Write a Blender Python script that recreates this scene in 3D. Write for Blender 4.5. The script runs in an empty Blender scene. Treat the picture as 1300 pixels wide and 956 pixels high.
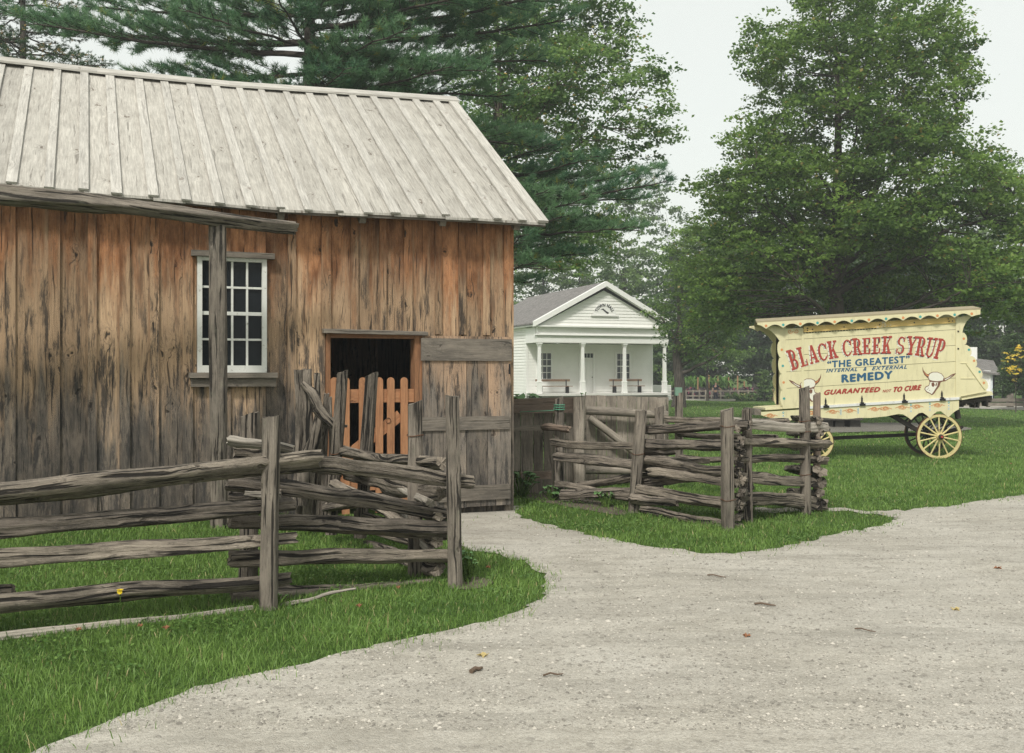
import bpy, bmesh, math, random
import numpy as np
from mathutils import Vector, Matrix
from mathutils.geometry import delaunay_2d_cdt
C = bpy.context.scene.collection
sc = bpy.context.scene
R = math.radians
F = 1264.0; EYE = 1.65; HY = 475.0
random.seed(7)

# ------------------------------------------------------------ basics
def sstep(a, b, x):
    t = min(1.0, max(0.0, (x-a)/(b-a))); return t*t*(3-2*t)
def npss(a, b, x):
    t = np.clip((x-a)/(b-a), 0, 1); return t*t*(3-2*t)
def gz(x, y):
    z = -0.315*sstep(12.5, 22, y) - 0.5*sstep(30, 95, y)
    z += 0.62*math.exp(-((x-4.5)**2+(y-68)**2)/(2*9.0**2))
    z += 0.14*math.exp(-((x+3.6)**2+(y-10.6)**2)/(2*1.3**2))
    return z
def npgz(x, y):
    z = -0.315*npss(12.5, 22, y) - 0.5*npss(30, 95, y)
    z = z + 0.62*np.exp(-((x-4.5)**2+(y-68)**2)/(2*9.0**2))
    z = z + 0.14*np.exp(-((x+3.6)**2+(y-10.6)**2)/(2*1.3**2))
    return z
def P(px, py, d):
    return Vector(((px-650)/F*d, d, EYE-(py-HY)/F*d))
def G(px, d):                       # point on the ground under column px at distance d
    x = (px-650)/F*d; return Vector((x, d, gz(x, d)))
def GP(px, py):                     # ground point seen at a pixel
    d = EYE*F/(py-HY)
    for _ in range(30):
        x = (px-650)/F*d; d = 0.5*d+0.5*(EYE-gz(x, d))*F/(py-HY)
    return ((px-650)/F*d, d)
def rootloc(o):
    v = Vector((0, 0, 0))
    while o is not None: v = v+o.location; o = o.parent
    return v
def tag(o, label=None, cat=None, group=None, kind=None):
    if label: o['label'] = label
    if cat: o['category'] = cat
    if group: o['group'] = group
    if kind: o['kind'] = kind
    return o
def thing(name, label, cat, loc=(0, 0, 0), group=None):
    o = bpy.data.objects.new(name, None); C.objects.link(o); o.location = loc
    o.empty_display_size = 0.2
    return tag(o, label, cat, group)
def link_mesh(name, me, parent=None, loc=None):
    o = bpy.data.objects.new(name, me); C.objects.link(o)
    if parent is not None: o.parent = parent
    if loc is not None: o.location = loc
    return o
def fast_mesh(name, V, nv, mats, attr=None, smooth=False, aname='rnd'):
    """V: (n*nv,3) vertices, every nv of them one face"""
    me = bpy.data.meshes.new(name); V = np.ascontiguousarray(V, dtype=np.float32)
    n = len(V)//nv
    me.vertices.add(len(V)); me.vertices.foreach_set('co', V.ravel())
    me.loops.add(n*nv); me.loops.foreach_set('vertex_index', np.arange(n*nv, dtype=np.int32))
    me.polygons.add(n); me.polygons.foreach_set('loop_start', np.arange(0, n*nv, nv, dtype=np.int32))
    if smooth: me.polygons.foreach_set('use_smooth', np.ones(n, dtype=bool))
    for m in mats: me.materials.append(m)
    if attr is not None:
        a = me.attributes.new(aname, 'FLOAT', 'FACE'); a.data.foreach_set('value', np.ascontiguousarray(attr, dtype=np.float32))
    me.update(calc_edges=True); return me

class MB:
    def __init__(s): s.v = []; s.f = []; s.pc = []; s.m = []; s.sm = []
    def face(s, pts, pcs=None, mi=0, sm=False):
        b = len(s.v)
        for i, p in enumerate(pts):
            s.v.append(tuple(p)); s.pc.append(tuple(pcs[i]) if pcs else (p[0], p[2], 0.0))
        s.f.append(list(range(b, b+len(pts)))); s.m.append(mi); s.sm.append(sm)
    def hexa(s, c, L=None, seed=None, mi=0, org=None):
        """c: 8 corners, 0-3 bottom loop, 4-7 the loop above it"""
        c = [Vector(p) for p in c]
        if L is None:
            es = [c[1]-c[0], c[3]-c[0], c[4]-c[0]]
            L = max(es, key=lambda e: e.length)
        L = Vector(L).normalized()
        if seed is None: seed = random.uniform(0, 100)
        if org is None: org = c[0]
        cen = sum(c, Vector())/8
        for k, idx in enumerate(((0, 3, 2, 1), (4, 5, 6, 7), (0, 1, 5, 4), (1, 2, 6, 5), (2, 3, 7, 6), (3, 0, 4, 7))):
            pts = [c[i] for i in idx]
            n = (pts[1]-pts[0]).cross(pts[2]-pts[0])
            if n.length < 1e-12: n = Vector((0, 0, 1))
            n.normalize()
            fc = sum(pts, Vector())/4
            if n.dot(fc-cen) < 0: pts.reverse(); n = -n
            t = n.cross(L)
            if t.length < .3: t = n.orthogonal()
            t.normalize()
            s.face(pts, [((p-org).dot(L), (p-org).dot(t)+k*.37, seed) for p in pts], mi)
    def box(s, o, a, b, c, seed=None, mi=0, L=None, org=None):
        """corner o and three edge vectors"""
        o, a, b, c = Vector(o), Vector(a), Vector(b), Vector(c)
        s.hexa([o, o+a, o+a+b, o+b, o+c, o+a+c, o+a+b+c, o+b+c], L, seed, mi, org)
    def cbox(s, cen, a, b, c, **k):
        a, b, c = Vector(a), Vector(b), Vector(c); s.box(Vector(cen)-a/2-b/2-c/2, a, b, c, **k)
    def bar(s, p0, p1, w, t, up=(0, 0, 1), **k):
        """a plank from p0 to p1, w wide along up, t thick"""
        p0, p1 = Vector(p0), Vector(p1); d = p1-p0; u = Vector(up)
        n = d.cross(u).normalized(); u2 = n.cross(d).normalized()
        s.box(p0-u2*w/2-n*t/2, d, u2*w, n*t, L=d, **k)
    def tube(s, path, rad, sides=10, mi=0, seed=None, smooth=True, caps=True, rfun=None, sx=1.0, endj=0.0):
        path = [Vector(p) for p in path]
        if seed is None: seed = random.uniform(0, 100)
        n = len(path); rings = []; b = len(s.v); along = 0
        t0 = (path[1]-path[0]).normalized(); ref = t0.orthogonal().normalized()
        if abs(t0.z) < .8:
            ref = Vector((0, 0, 1))-t0*t0.z; ref.normalize()
        for i, p in enumerate(path):
            t = (path[min(i+1, n-1)]-path[max(i-1, 0)]).normalized()
            ref = (ref-t*ref.dot(t)).normalized(); sd = t.cross(ref)
            if i: along += (path[i]-path[i-1]).length
            r = rad[i] if hasattr(rad, '__len__') else rad
            for k in range(sides+1):
                a = 2*math.pi*(k % sides)/sides
                rr = r*(rfun(a, i/(n-1)) if rfun else 1.0)
                q = p+ref*(math.cos(a)*rr)+sd*(math.sin(a)*rr*sx)
                if endj and i in (0, 1, n-1, n-2): q = q+t*endj*(math.sin(a*3+seed)+.7*math.sin(a*7+seed*2+i)+.5*math.sin(a*11+seed*3))*(1 if i in (0, n-1) else .4)
                s.v.append(tuple(q)); s.pc.append((along, 2*math.pi*k/sides*r, seed))
        w = sides+1
        for i in range(n-1):
            for k in range(sides):
                s.f.append([b+i*w+k, b+i*w+k+1, b+(i+1)*w+k+1, b+(i+1)*w+k]); s.m.append(mi); s.sm.append(smooth)
        if caps:
            for i in (0, n-1):
                pts = [Vector(s.v[b+i*w+k]) for k in range(sides)]
                if i == 0: pts.reverse()
                cen = sum(pts, Vector())/sides
                for k in range(sides):
                    s.face([cen, pts[k], pts[(k+1) % sides]], [(q.x*.6+q.z, q.y, seed+9) for q in (cen, pts[k], pts[(k+1) % sides])], mi)
    def prism(s, pts, off, mi=0, seed=None, L=(1, 0, 0), mside=None):
        """pts: planar loop, extruded by off"""
        pts = [Vector(p) for p in pts]; off = Vector(off); L = Vector(L)
        if seed is None: seed = random.uniform(0, 100)
        n = Vector()
        for i in range(len(pts)): n += pts[i].cross(pts[(i+1) % len(pts)])
        T = off.normalized().cross(L)
        pc = lambda p: (p.dot(L), p.dot(T), seed)
        A = pts if n.dot(off) < 0 else pts[::-1]
        s.face(A, [pc(p) for p in A], mi); B = [p+off for p in A][::-1]
        s.face(B, [pc(p) for p in B], mi)
        for i in range(len(A)):
            j = (i+1) % len(A); q = [A[j], A[i], A[i]+off, A[j]+off]
            s.face(q, [pc(p) for p in q], mi if mside is None else mside)
    def build(s, name, mats, parent=None, loc=None, merge=False):
        if not isinstance(mats, (list, tuple)): mats = [mats]
        off = Vector((0, 0, 0))
        if parent is not None: off = rootloc(parent)
        elif loc is not None: off = Vector(loc)
        elif loc is None:
            a = np.array(s.v); off = Vector((a[:, 0].mean(), a[:, 1].mean(), a[:, 2].min()))
        me = bpy.data.meshes.new(name)
        V = np.array(s.v)-np.array(off)
        me.from_pydata(V.tolist(), [], s.f)
        for m in mats: me.materials.append(m)
        me.polygons.foreach_set('material_index', s.m); me.polygons.foreach_set('use_smooth', s.sm)
        a = me.attributes.new('pc', 'FLOAT_VECTOR', 'POINT'); a.data.foreach_set('vector', np.array(s.pc, dtype=np.float32).ravel())
        me.update()
        return link_mesh(name, me, parent, None if parent is not None else off)
def ext(v, k): return Vector(v)*k

# ------------------------------------------------------------ materials
class NT:
    def __init__(s, name):
        s.mat = bpy.data.materials.new(name); s.mat.use_nodes = True
        s.t = s.mat.node_tree; s.t.nodes.clear(); s.out = s.t.nodes.new('ShaderNodeOutputMaterial')
    def n(s, typ, inp=None, **kw):
        nd = s.t.nodes.new(typ)
        for k, v in kw.items(): setattr(nd, k, v)
        if inp:
            for k, v in inp.items():
                if hasattr(v, 'is_output'): s.t.links.new(v, nd.inputs[k])
                else: nd.inputs[k].default_value = v
        return nd
    def math(s, op, a, b=0.0, c=None, clamp=False):
        d = {0: a, 1: b}
        if c is not None: d[2] = c
        return s.n('ShaderNodeMath', d, operation=op, use_clamp=clamp).outputs[0]
    def mix(s, fac, a, b, mode='MIX'):
        nd = s.n('ShaderNodeMix', data_type='RGBA', blend_type=mode)
        for i, v in ((0, fac), (6, a), (7, b)):
            if hasattr(v, 'is_output'): s.t.links.new(v, nd.inputs[i])
            elif i and len(v) == 3: nd.inputs[i].default_value = (*v, 1)
            else: nd.inputs[i].default_value = v
        return nd.outputs[2]
    def comb(s, x, y, z): return s.n('ShaderNodeCombineXYZ', {0: x, 1: y, 2: z}).outputs[0]
    def noise(s, vec, scale, detail=4, rough=.55, dist=0.0):
        return s.n('ShaderNodeTexNoise', {'Vector': vec, 'Scale': scale, 'Detail': detail, 'Roughness': rough, 'Distortion': dist}).outputs[0]
    def ramp(s, fac, a, b, lo=0.0, hi=1.0):
        nd = s.n('ShaderNodeMapRange', {0: fac, 1: a, 2: b, 3: lo, 4: hi}, interpolation_type='SMOOTHSTEP'); return nd.outputs[0]
    def attr(s, name): return s.n('ShaderNodeAttribute', attribute_name=name)
    def finish(s, col, rough=.8, bump=None, bs=.3, bd=.02, metal=0.0, spec=.3, trans=None, coat=0.0, emis=None):
        b = s.n('ShaderNodeBsdfPrincipled'); b.inputs['Roughness'].default_value = .8
        for k, v in (('Base Color', col), ('Roughness', rough), ('Metallic', metal), ('Specular IOR Level', spec), ('Coat Weight', coat)):
            if hasattr(v, 'is_output'): s.t.links.new(v, b.inputs[k])
            elif k == 'Base Color': b.inputs[k].default_value = (*v, 1)
            else: b.inputs[k].default_value = v
        if bump is not None:
            bn = s.n('ShaderNodeBump', {'Height': bump, 'Strength': bs, 'Distance': bd}); s.t.links.new(bn.outputs[0], b.inputs['Normal'])
        res = b.outputs[0]
        if trans:
            tr = s.n('ShaderNodeBsdfTranslucent')
            if hasattr(col, 'is_output'): s.t.links.new(col, tr.inputs[0])
            else: tr.inputs[0].default_value = (*col, 1)
            res = s.n('ShaderNodeMixShader', {0: trans, 1: b.outputs[0], 2: tr.outputs[0]}).outputs[0]
        s.t.links.new(res, s.out.inputs[0]); return s.mat

def wood(name, A, B, dark, warm=None, warmz=(1.3, 2.6), mid=None, fine=85, crack=.5, knots=.6, bd=.012, bs=.6, stain=.5, rough=.88, tintrange=.35, mossy=None, cth=.63, wp=.06):
    t = NT(name); pc = t.attr('pc').outputs['Vector']
    sx = t.n('ShaderNodeSeparateXYZ', {0: pc}); a, b, sd = sx.outputs
    s7 = t.math('MULTIPLY', sd, 7.31)
    kw = t.noise(t.comb(t.math('MULTIPLY', a, 9), t.math('MULTIPLY', b, 9), s7), 1.0, 2); kw2 = t.noise(t.comb(t.math('MULTIPLY', a, 7), t.math('MULTIPLY', b, 12), t.math('ADD', s7, 2.2)), 1.0, 2)
    kv = t.n('ShaderNodeTexVoronoi', {'Vector': t.comb(t.math('ADD', t.math('MULTIPLY', a, 2.0), t.math('ADD', t.math('MULTIPLY', kw, .55), t.math('MULTIPLY', sd, 13.7))), t.math('ADD', t.math('MULTIPLY', b, 3.4), t.math('ADD', t.math('MULTIPLY', kw2, .5), t.math('MULTIPLY', sd, 5.1))), 0.0), 'Scale': 1.0, 'Randomness': 1.0}, feature='F1', voronoi_dimensions='2D')
    kc = t.n('ShaderNodeSeparateXYZ', {0: kv.outputs['Color']}).outputs[0]
    kd = t.math('ADD', kv.outputs['Distance'], t.math('MULTIPLY', t.math('LESS_THAN', kc, .60), 2.0))
    kn = t.ramp(kd, .085, .03); kring = t.ramp(kd, .36, .05)
    warp = t.noise(t.comb(t.math('MULTIPLY', a, 1.6), t.math('MULTIPLY', b, 5), s7), 1.0, 2)
    b2 = t.math('ADD', b, t.math('MULTIPLY', t.math('SUBTRACT', warp, .5), wp))
    b3 = t.math('ADD', b2, t.math('MULTIPLY', kring, wp*.8))
    g = t.noise(t.comb(t.math('MULTIPLY', a, 3.5), t.math('MULTIPLY', b3, fine), s7), 1.0, 5, .7)
    st = t.noise(t.comb(t.math('MULTIPLY', a, 2.0), t.math('MULTIPLY', b2, 24), s7), 1.0, 5, .66)
    bl = t.noise(t.comb(t.math('MULTIPLY', a, 2.2), t.math('MULTIPLY', b, 6), s7), 1.0, 6, .7)
    tone = t.n('ShaderNodeTexWhiteNoise', {'W': sd}, noise_dimensions='1D').outputs[0]
    col = t.mix(t.ramp(bl, .35, .68), A, B)
    col = t.mix(t.math('MULTIPLY', t.ramp(st, .5, .72), stain), col, dark)
    if warm is not None:
        # bare unweathered wood kept under the eaves; a ragged border follows the grain
        edge = t.noise(t.comb(t.math('MULTIPLY', a, 1.1), t.math('MULTIPLY', b, 10), t.math('ADD', s7, 3.3)), 1.0, 4, .6)
        lo = t.noise(t.comb(t.math('MULTIPLY', a, .8), t.math('MULTIPLY', b, 1.6), t.math('ADD', s7, 1.3)), 1.0, 2, .5)
        zz = t.math('ADD', a, t.math('ADD', t.math('MULTIPLY', t.math('SUBTRACT', edge, .5), 2.3), t.math('MULTIPLY', t.math('SUBTRACT', lo, .5), 1.2)))
        zz = t.math('ADD', zz, t.math('MULTIPLY', t.math('SUBTRACT', tone, .5), .35))
        w1 = t.ramp(zz, warmz[0]-.35, warmz[0]+.55)
        w2 = t.ramp(zz, warmz[1]-.5, warmz[1]+.4)
        m0 = t.mix(t.math('MULTIPLY', t.ramp(st, .52, .7), .4), mid, (mid[0]*.55, mid[1]*.5, mid[2]*.48))
        col = t.mix(w1, col, m0)
        ww = t.mix(t.ramp(bl, .35, .66), warm, (warm[0]*.42, warm[1]*.38, warm[2]*.36))
        col = t.mix(w2, col, ww)
        # black weather stains running down where the warm wood ends
        bk = t.noise(t.comb(t.math('MULTIPLY', a, 1.5), t.math('MULTIPLY', b2, 11), t.math('ADD', s7, 8.1)), 1.0, 7, .78)
        band = t.math('MULTIPLY', t.ramp(zz, 3.3, 1.9), t.ramp(bk, .49, .60))
        col = t.mix(t.math('MULTIPLY', band, .88), col, (.028, .027, .027))
        low = t.math('MULTIPLY', t.ramp(a, 1.5, .1), t.ramp(bl, .3, .62)); col = t.mix(t.math('MULTIPLY', low, .6), col, (.05, .046, .042))
    # knots with pale halos
    col = t.mix(t.math('MULTIPLY', kn, knots), col, (dark[0]*.55, dark[1]*.42, dark[2]*.35))
    ringv = t.math('SINE', t.math('MULTIPLY', kd, 60))
    col = t.mix(t.math('MULTIPLY', t.math('MULTIPLY', t.ramp(ringv, .3, 1), t.ramp(kd, .30, .08)), .45*knots), col, dark)
    spk = t.noise(t.comb(t.math('MULTIPLY', a, 14), t.math('MULTIPLY', b, 40), s7), 1.0, 4, .7)
    col = t.mix(t.math('MULTIPLY', t.ramp(spk, .58, .66), .6*stain), col, dark)
    col = t.mix(t.math('MULTIPLY', t.ramp(spk, .42, .34), .25), col, (min(1, A[0]*1.35), min(1, A[1]*1.33), min(1, A[2]*1.3)))
    # tone per plank
    k = t.math('ADD', 1-tintrange/2, t.math('MULTIPLY', tone, tintrange))
    gr = t.math('ADD', .28, t.math('MULTIPLY', g, 1.44))
    kk = t.math('MULTIPLY', k, gr)
    col = t.mix(1.0, col, t.comb(kk, kk, kk), 'MULTIPLY')
    ck = t.noise(t.comb(t.math('MULTIPLY', a, 1.6), t.math('MULTIPLY', b3, fine*.45), t.math('ADD', s7, 5)), 1.0, 3, .5)
    ckm = t.ramp(ck, cth, cth+.05)
    col = t.mix(t.math('MULTIPLY', ckm, crack), col, (dark[0]*.4, dark[1]*.4, dark[2]*.4))
    if mossy:
        mo = t.noise(t.comb(a, t.math('MULTIPLY', b, 2), s7), 6.0, 6, .75)
        col = t.mix(t.math('MULTIPLY', t.ramp(mo, .55, .7), .5), col, mossy)
    h = t.math('SUBTRACT', t.math('MULTIPLY', g, .6), t.math('MULTIPLY', ckm, 1.0))
    h = t.math('SUBTRACT', h, t.math('MULTIPLY', kn, .4))
    return t.finish(col, rough, h, bs, bd, spec=.25)

def plain(name, colr, rough=.7, var=.25, scale=12, bump=.2, bd=.004, metal=0, spec=.3, dirt=None, coat=0.0, dscale=3, dth=(.55, .72), coord='Object'):
    t = NT(name); tc = t.n('ShaderNodeTexCoord').outputs[coord]
    n1 = t.noise(tc, scale, 5, .6); n2 = t.noise(tc, scale*7, 3, .6)
    k = t.math('ADD', 1-var/2, t.math('MULTIPLY', n1, var)); k = t.math('MULTIPLY', k, t.math('ADD', .93, t.math('MULTIPLY', n2, .14)))
    col = t.mix(1.0, colr, t.comb(k, k, k), 'MULTIPLY')
    if dirt: col = t.mix(t.math('MULTIPLY', t.ramp(t.noise(tc, dscale, 8, .78), *dth), .75), col, dirt)
    return t.finish(col, rough, n2, bump, bd, metal, spec, coat=coat)

def leafmat(name, dk, lt, yel=None, trans=.35, rough=.55, amt=.06):
    t = NT(name); r = t.attr('rnd').outputs['Fac']
    col = t.mix(t.ramp(r, .05, .9), dk, lt)
    if yel is not None: col = t.mix(t.ramp(r, 1-amt, 1-amt+.02), col, yel)
    return t.finish(col, rough, spec=.35, trans=trans)

M = {}
M['barn'] = wood('barn_boards', (.175, .145, .116), (.085, .075, .065), (.03, .028, .026), warm=(.32, .155, .075), mid=(.37, .255, .16), warmz=(1.35, 2.75), crack=.75, knots=.9, fine=75, tintrange=.8, stain=.65)
M['door'] = wood('door_boards', (.22, .185, .15), (.15, .135, .12), (.055, .05, .045), warm=(.36, .22, .14), mid=(.33, .225, .15), warmz=(1.45, 3.3), crack=.65, knots=.8, tintrange=.85, stain=.6)
M['batten'] = wood('grey_batten_wood', (.20, .175, .145), (.12, .106, .09), (.05, .045, .04), knots=.6, tintrange=.4)
M['roof'] = wood('silvered_roof_boards', (.415, .398, .357), (.34, .323, .288), (.15, .137, .115), fine=60, crack=.45, knots=.7, stain=.3, tintrange=.25, bs=.4)
M['roofbat'] = wood('silvered_roof_battens', (.44, .425, .387), (.375, .36, .326), (.24, .22, .2), fine=60, crack=.35, knots=.5, stain=.3, tintrange=.15, bs=.4)
M['rail'] = wood('split_rail_wood', (.33, .285, .23), (.15, .13, .105), (.045, .039, .034), cth=.56, wp=.018, fine=80, crack=.95, knots=.5, bd=.05, bs=1.0, stain=.8, tintrange=.5)
M['raildk'] = wood('dark_split_rail_wood', (.27, .232, .19), (.115, .10, .082), (.03, .027, .024), cth=.56, wp=.018, fine=80, crack=.95, knots=.5, bd=.05, bs=1.0, stain=.75, tintrange=.5)
M['post'] = wood('fence_post_wood', (.22, .192, .158), (.115, .10, .083), (.036, .032, .028), cth=.57, wp=.02, fine=80, crack=.9, knots=.45, bd=.02, bs=.8, stain=.6, tintrange=.4, mossy=(.15, .15, .11))
M['pale'] = wood('pale_splintered_wood', (.36, .33, .28), (.26, .235, .2), (.09, .08, .07), fine=60, crack=.8, bd=.02, bs=.8)
M['board'] = wood('grey_fence_boards', (.31, .275, .225), (.20, .175, .145), (.05, .045, .04), fine=80, crack=.6, knots=.6, tintrange=.45)
M['boardbr'] = wood('brown_fence_plank', (.23, .175, .135), (.17, .135, .108), (.08, .065, .055), crack=.5, knots=.5)
M['orange'] = wood('fresh_orange_pickets', (.40, .20, .10), (.31, .145, .072), (.16, .07, .035), crack=.2, knots=.8, stain=.3, bs=.3, rough=.65, tintrange=.25)
M['jamb'] = wood('reddish_door_frame', (.30, .15, .075), (.2, .10, .055), (.07, .045, .03), crack=.4, knots=.4)
M['whitep'] = plain('chipped_white_paint', (.62, .63, .59), .6, .25, 20, dirt=(.22, .2, .17), dscale=14, dth=(.56, .66))
M['pane'] = plain('dark_window_glass', (.007, .010, .013), .25, .2, 3, spec=.18)
M['interior'] = plain('dark_barn_interior', (.10, .10, .10), .95, .4, 4)
M['iron'] = plain('black_iron', (.018, .018, .02), .55, .4, 10, metal=.3)
M['rust'] = plain('rusty_iron', (.12, .055, .03), .8, .5, 20)
CLOUD = .82; SUN = 2.5; HAZE = 0.0014; EXPO = 0.29
# ------------------------------------------------------------ ground, path
def poly_mask(poly, X, Y):
    m = np.zeros(X.shape, bool); n = len(poly)
    for i in range(n):
        x0, y0 = poly[i]; x1, y1 = poly[(i+1) % n]
        c = ((y0 > Y) != (y1 > Y)) & (X < (x1-x0)*(Y-y0)/((y1-y0) if y1 != y0 else 1e-9)+x0)
        m ^= c
    return m
def wiggle(pts, step=.10, amp=.05, seed=1):
    rr = random.Random(seed); out = []
    for i in range(len(pts)):
        a = Vector((*pts[i], 0)); b = Vector((*pts[(i+1) % len(pts)], 0)); L = (b-a).length
        k = max(1, min(60, int(L/step)))
        for j in range(k):
            p = a.lerp(b, j/k); s = min(1, a.y/12)
            lw = .07*math.sin(p.x*5.3+p.y*2.1)+.05*math.sin(p.x*11.7-p.y*7.9)+.04*math.sin(p.x*23.1+p.y*17.3)
            out.append((p.x+(rr.uniform(-amp, amp)+lw*.5)*s, p.y+(rr.uniform(-amp, amp)+lw)*s))
    return out
def smooth_loop(pts, it=2):
    for _ in range(it):
        o = []
        for i in range(len(pts)):
            a = pts[i]; b = pts[(i+1) % len(pts)]
            o += [(a[0]*.75+b[0]*.25, a[1]*.75+b[1]*.25), (a[0]*.25+b[0]*.75, a[1]*.25+b[1]*.75)]
        pts = o
    return pts
def gp(l): return [GP(*q) for q in l]
# gravel yard outline: grass islands cut its edge
left_edge = gp([(240, 878), (290, 864), (350, 850), (420, 834), (500, 815), (565, 802), (620, 790), (662, 775), (690, 757), (697, 742), (688, 727), (662, 713), (625, 703), (592, 697), (575, 690), (568, 676), (574, 660), (545, 650)])
right_edge = gp([(652, 651), (672, 660), (700, 668), (735, 677), (770, 685), (815, 694), (860, 700), (905, 703), (950, 702), (985, 697), (1020, 688), (1060, 680), (1100, 671), (1128, 664), (1140, 658), (1120, 654), (1085, 651), (1050, 650.5), (1000, 650), (960, 650)])
strip_back = gp([(960, 645), (1010, 644), (1060, 645.5), (1100, 648.5), (1150, 648), (1200, 643), (1250, 636), (1300, 629), (1400, 614), (1560, 598)])
wallfoot = [(-1.0, 12.1), (.15, 12.35)]
yard = left_edge+wallfoot+right_edge+strip_back+[(14, 15.5), (14, 3), (6, 1.0), (1, -2.5), (-4, -2.5), (-2.5, 3.5)]
yard_w = wiggle(yard)
strip1 = smooth_loop(gp([(1010, 537), (1040, 536), (1100, 538), (1160, 537), (1215, 541), (1238, 545), (1215, 549), (1160, 548), (1100, 549), (1040, 551), (1000, 547)]))
strip2 = gp([(1100, 512), (1225, 513), (1300, 515.5), (1500, 521), (1500, 529), (1300, 521.5), (1225, 519), (1100, 517)])
dirtpatch = smooth_loop(gp([(570, 736), (590, 732), (622, 735), (628, 742), (600, 750), (572, 748)]))
dirt2 = smooth_loop(gp([(650, 612), (705, 622), (760, 636), (800, 650), (790, 656), (745, 648), (700, 640), (650, 630)]))

def sheet(name, poly, mat, lift, h):
    xs = [p[0] for p in poly]; ys = [p[1] for p in poly]
    gx, gy = np.meshgrid(np.arange(min(xs), max(xs), h), np.arange(min(ys), max(ys), h))
    gx = gx.ravel()+np.random.RandomState(3).uniform(-.02, .02, gx.size); gy = gy.ravel()
    mk = poly_mask(poly, gx, gy)
    co = [Vector(p) for p in poly]+[Vector((float(a), float(b))) for a, b in zip(gx[mk], gy[mk])]
    n = len(poly)
    v, e, f, *_ = delaunay_2d_cdt(co, [], [list(range(n))], 1, 1e-5)
    me = bpy.data.meshes.new(name)
    me.from_pydata([(p.x, p.y, gz(p.x, p.y)+lift) for p in v], [], [list(q) for q in f])
    me.materials.append(mat); me.update()
    o = link_mesh(name, me); o['kind'] = 'structure'; return o

def ground_mat():
    t = NT('lawn_soil'); g = t.n('ShaderNodeNewGeometry').outputs['Position']
    n1 = t.noise(g, .35, 4, .6); n2 = t.noise(g, 3.0, 5, .65); n3 = t.noise(g, 30.0, 4, .7); n4 = t.noise(g, 120.0, 3, .7)
    c = t.mix(t.ramp(n2, .3, .7), (.085, .155, .032), (.16, .255, .06))
    c = t.mix(t.math('MULTIPLY', t.ramp(n1, .45, .7), .5), c, (.15, .24, .06))
    c = t.mix(t.ramp(n3, .35, .7), (.04, .07, .018), c)
    c = t.mix(t.math('MULTIPLY', t.ramp(n4, .5, .75), .35), c, (.11, .18, .05))
    return t.finish(c, .9, t.math('ADD', n3, t.math('MULTIPLY', n4, .5)), .8, .03, spec=.1)
def gravel_mat(name='gravel', tint=1.0):
    t = NT(name); g = t.n('ShaderNodeNewGeometry').outputs['Position']
    big = t.noise(g, .5, 4, .6); med = t.noise(t.n('ShaderNodeMapping', {0: g, 3: (1.0, 2.2, 1)}).outputs[0], 2.3, 5, .7)
    v = t.n('ShaderNodeTexVoronoi', {'Vector': g, 'Scale': 120.0}, feature='F1'); v2 = t.n('ShaderNodeTexVoronoi', {'Vector': g, 'Scale': 33.0}, feature='F1')
    cs = t.n('ShaderNodeSeparateXYZ', {0: v.outputs['Color']}).outputs[0]; cs2 = t.n('ShaderNodeSeparateXYZ', {0: v2.outputs['Color']}).outputs[1]
    f = t.noise(g, 220.0, 3, .7)
    lane = t.noise(t.n('ShaderNodeMapping', {0: g, 2: (0, 0, -.35), 3: (.12, 1.1, 1)}).outputs[0], 1.0, 4, .6)
    c = t.mix(t.ramp(med, .3, .72), (.335*tint, .312*tint, .264*tint), (.50*tint, .473*tint, .41*tint))
    c = t.mix(t.math('MULTIPLY', t.ramp(big, .42, .66), .55), c, (.54*tint, .518*tint, .465*tint))
    c = t.mix(t.math('MULTIPLY', t.ramp(lane, .48, .62), .35), c, (.30*tint, .282*tint, .245*tint))
    c = t.mix(t.math('MULTIPLY', t.ramp(cs, .6, 1.0), .42), c, (.24*tint, .22*tint, .185*tint))
    c = t.mix(t.math('MULTIPLY', t.ramp(cs, .3, .0), .35), c, (.56, .54, .49))
    peb = t.noise(g, 55.0, 5, .8); c = t.mix(t.math('MULTIPLY', t.ramp(peb, .50, .66), .6), c, (.20*tint, .188*tint, .165*tint)); c = t.mix(t.math('MULTIPLY', t.ramp(peb, .44, .30), .4), c, (.66*tint, .64*tint, .58*tint))
    wet = t.noise(t.n('ShaderNodeMapping', {0: g, 2: (0, 0, -.5), 3: (.35, 1.4, 1)}).outputs[0], 1.3, 7, .75); c = t.mix(t.math('MULTIPLY', t.ramp(wet, .50, .62), .5), c, (.26*tint, .245*tint, .21*tint))
    c = t.mix(t.math('MULTIPLY', t.ramp(cs2, .95, .97), .4), c, (.13, .12, .105))
    k = t.math('ADD', .78, t.math('MULTIPLY', f, .4)); c = t.mix(1.0, c, t.comb(k, k, k), 'MULTIPLY')
    h = t.math('ADD', t.math('MULTIPLY', v.outputs['Distance'], -.7), t.math('ADD', t.math('MULTIPLY', v2.outputs['Distance'], -.5), t.math('MULTIPLY', med, 1.5)))
    return t.finish(c, .95, h, .6, .014, spec=.15)
M['ground'] = ground_mat(); M['gravel'] = gravel_mat()
M['dirt'] = plain('bare_dirt', (.12, .10, .078), .95, .5, 6, bump=.8, bd=.02)
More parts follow.
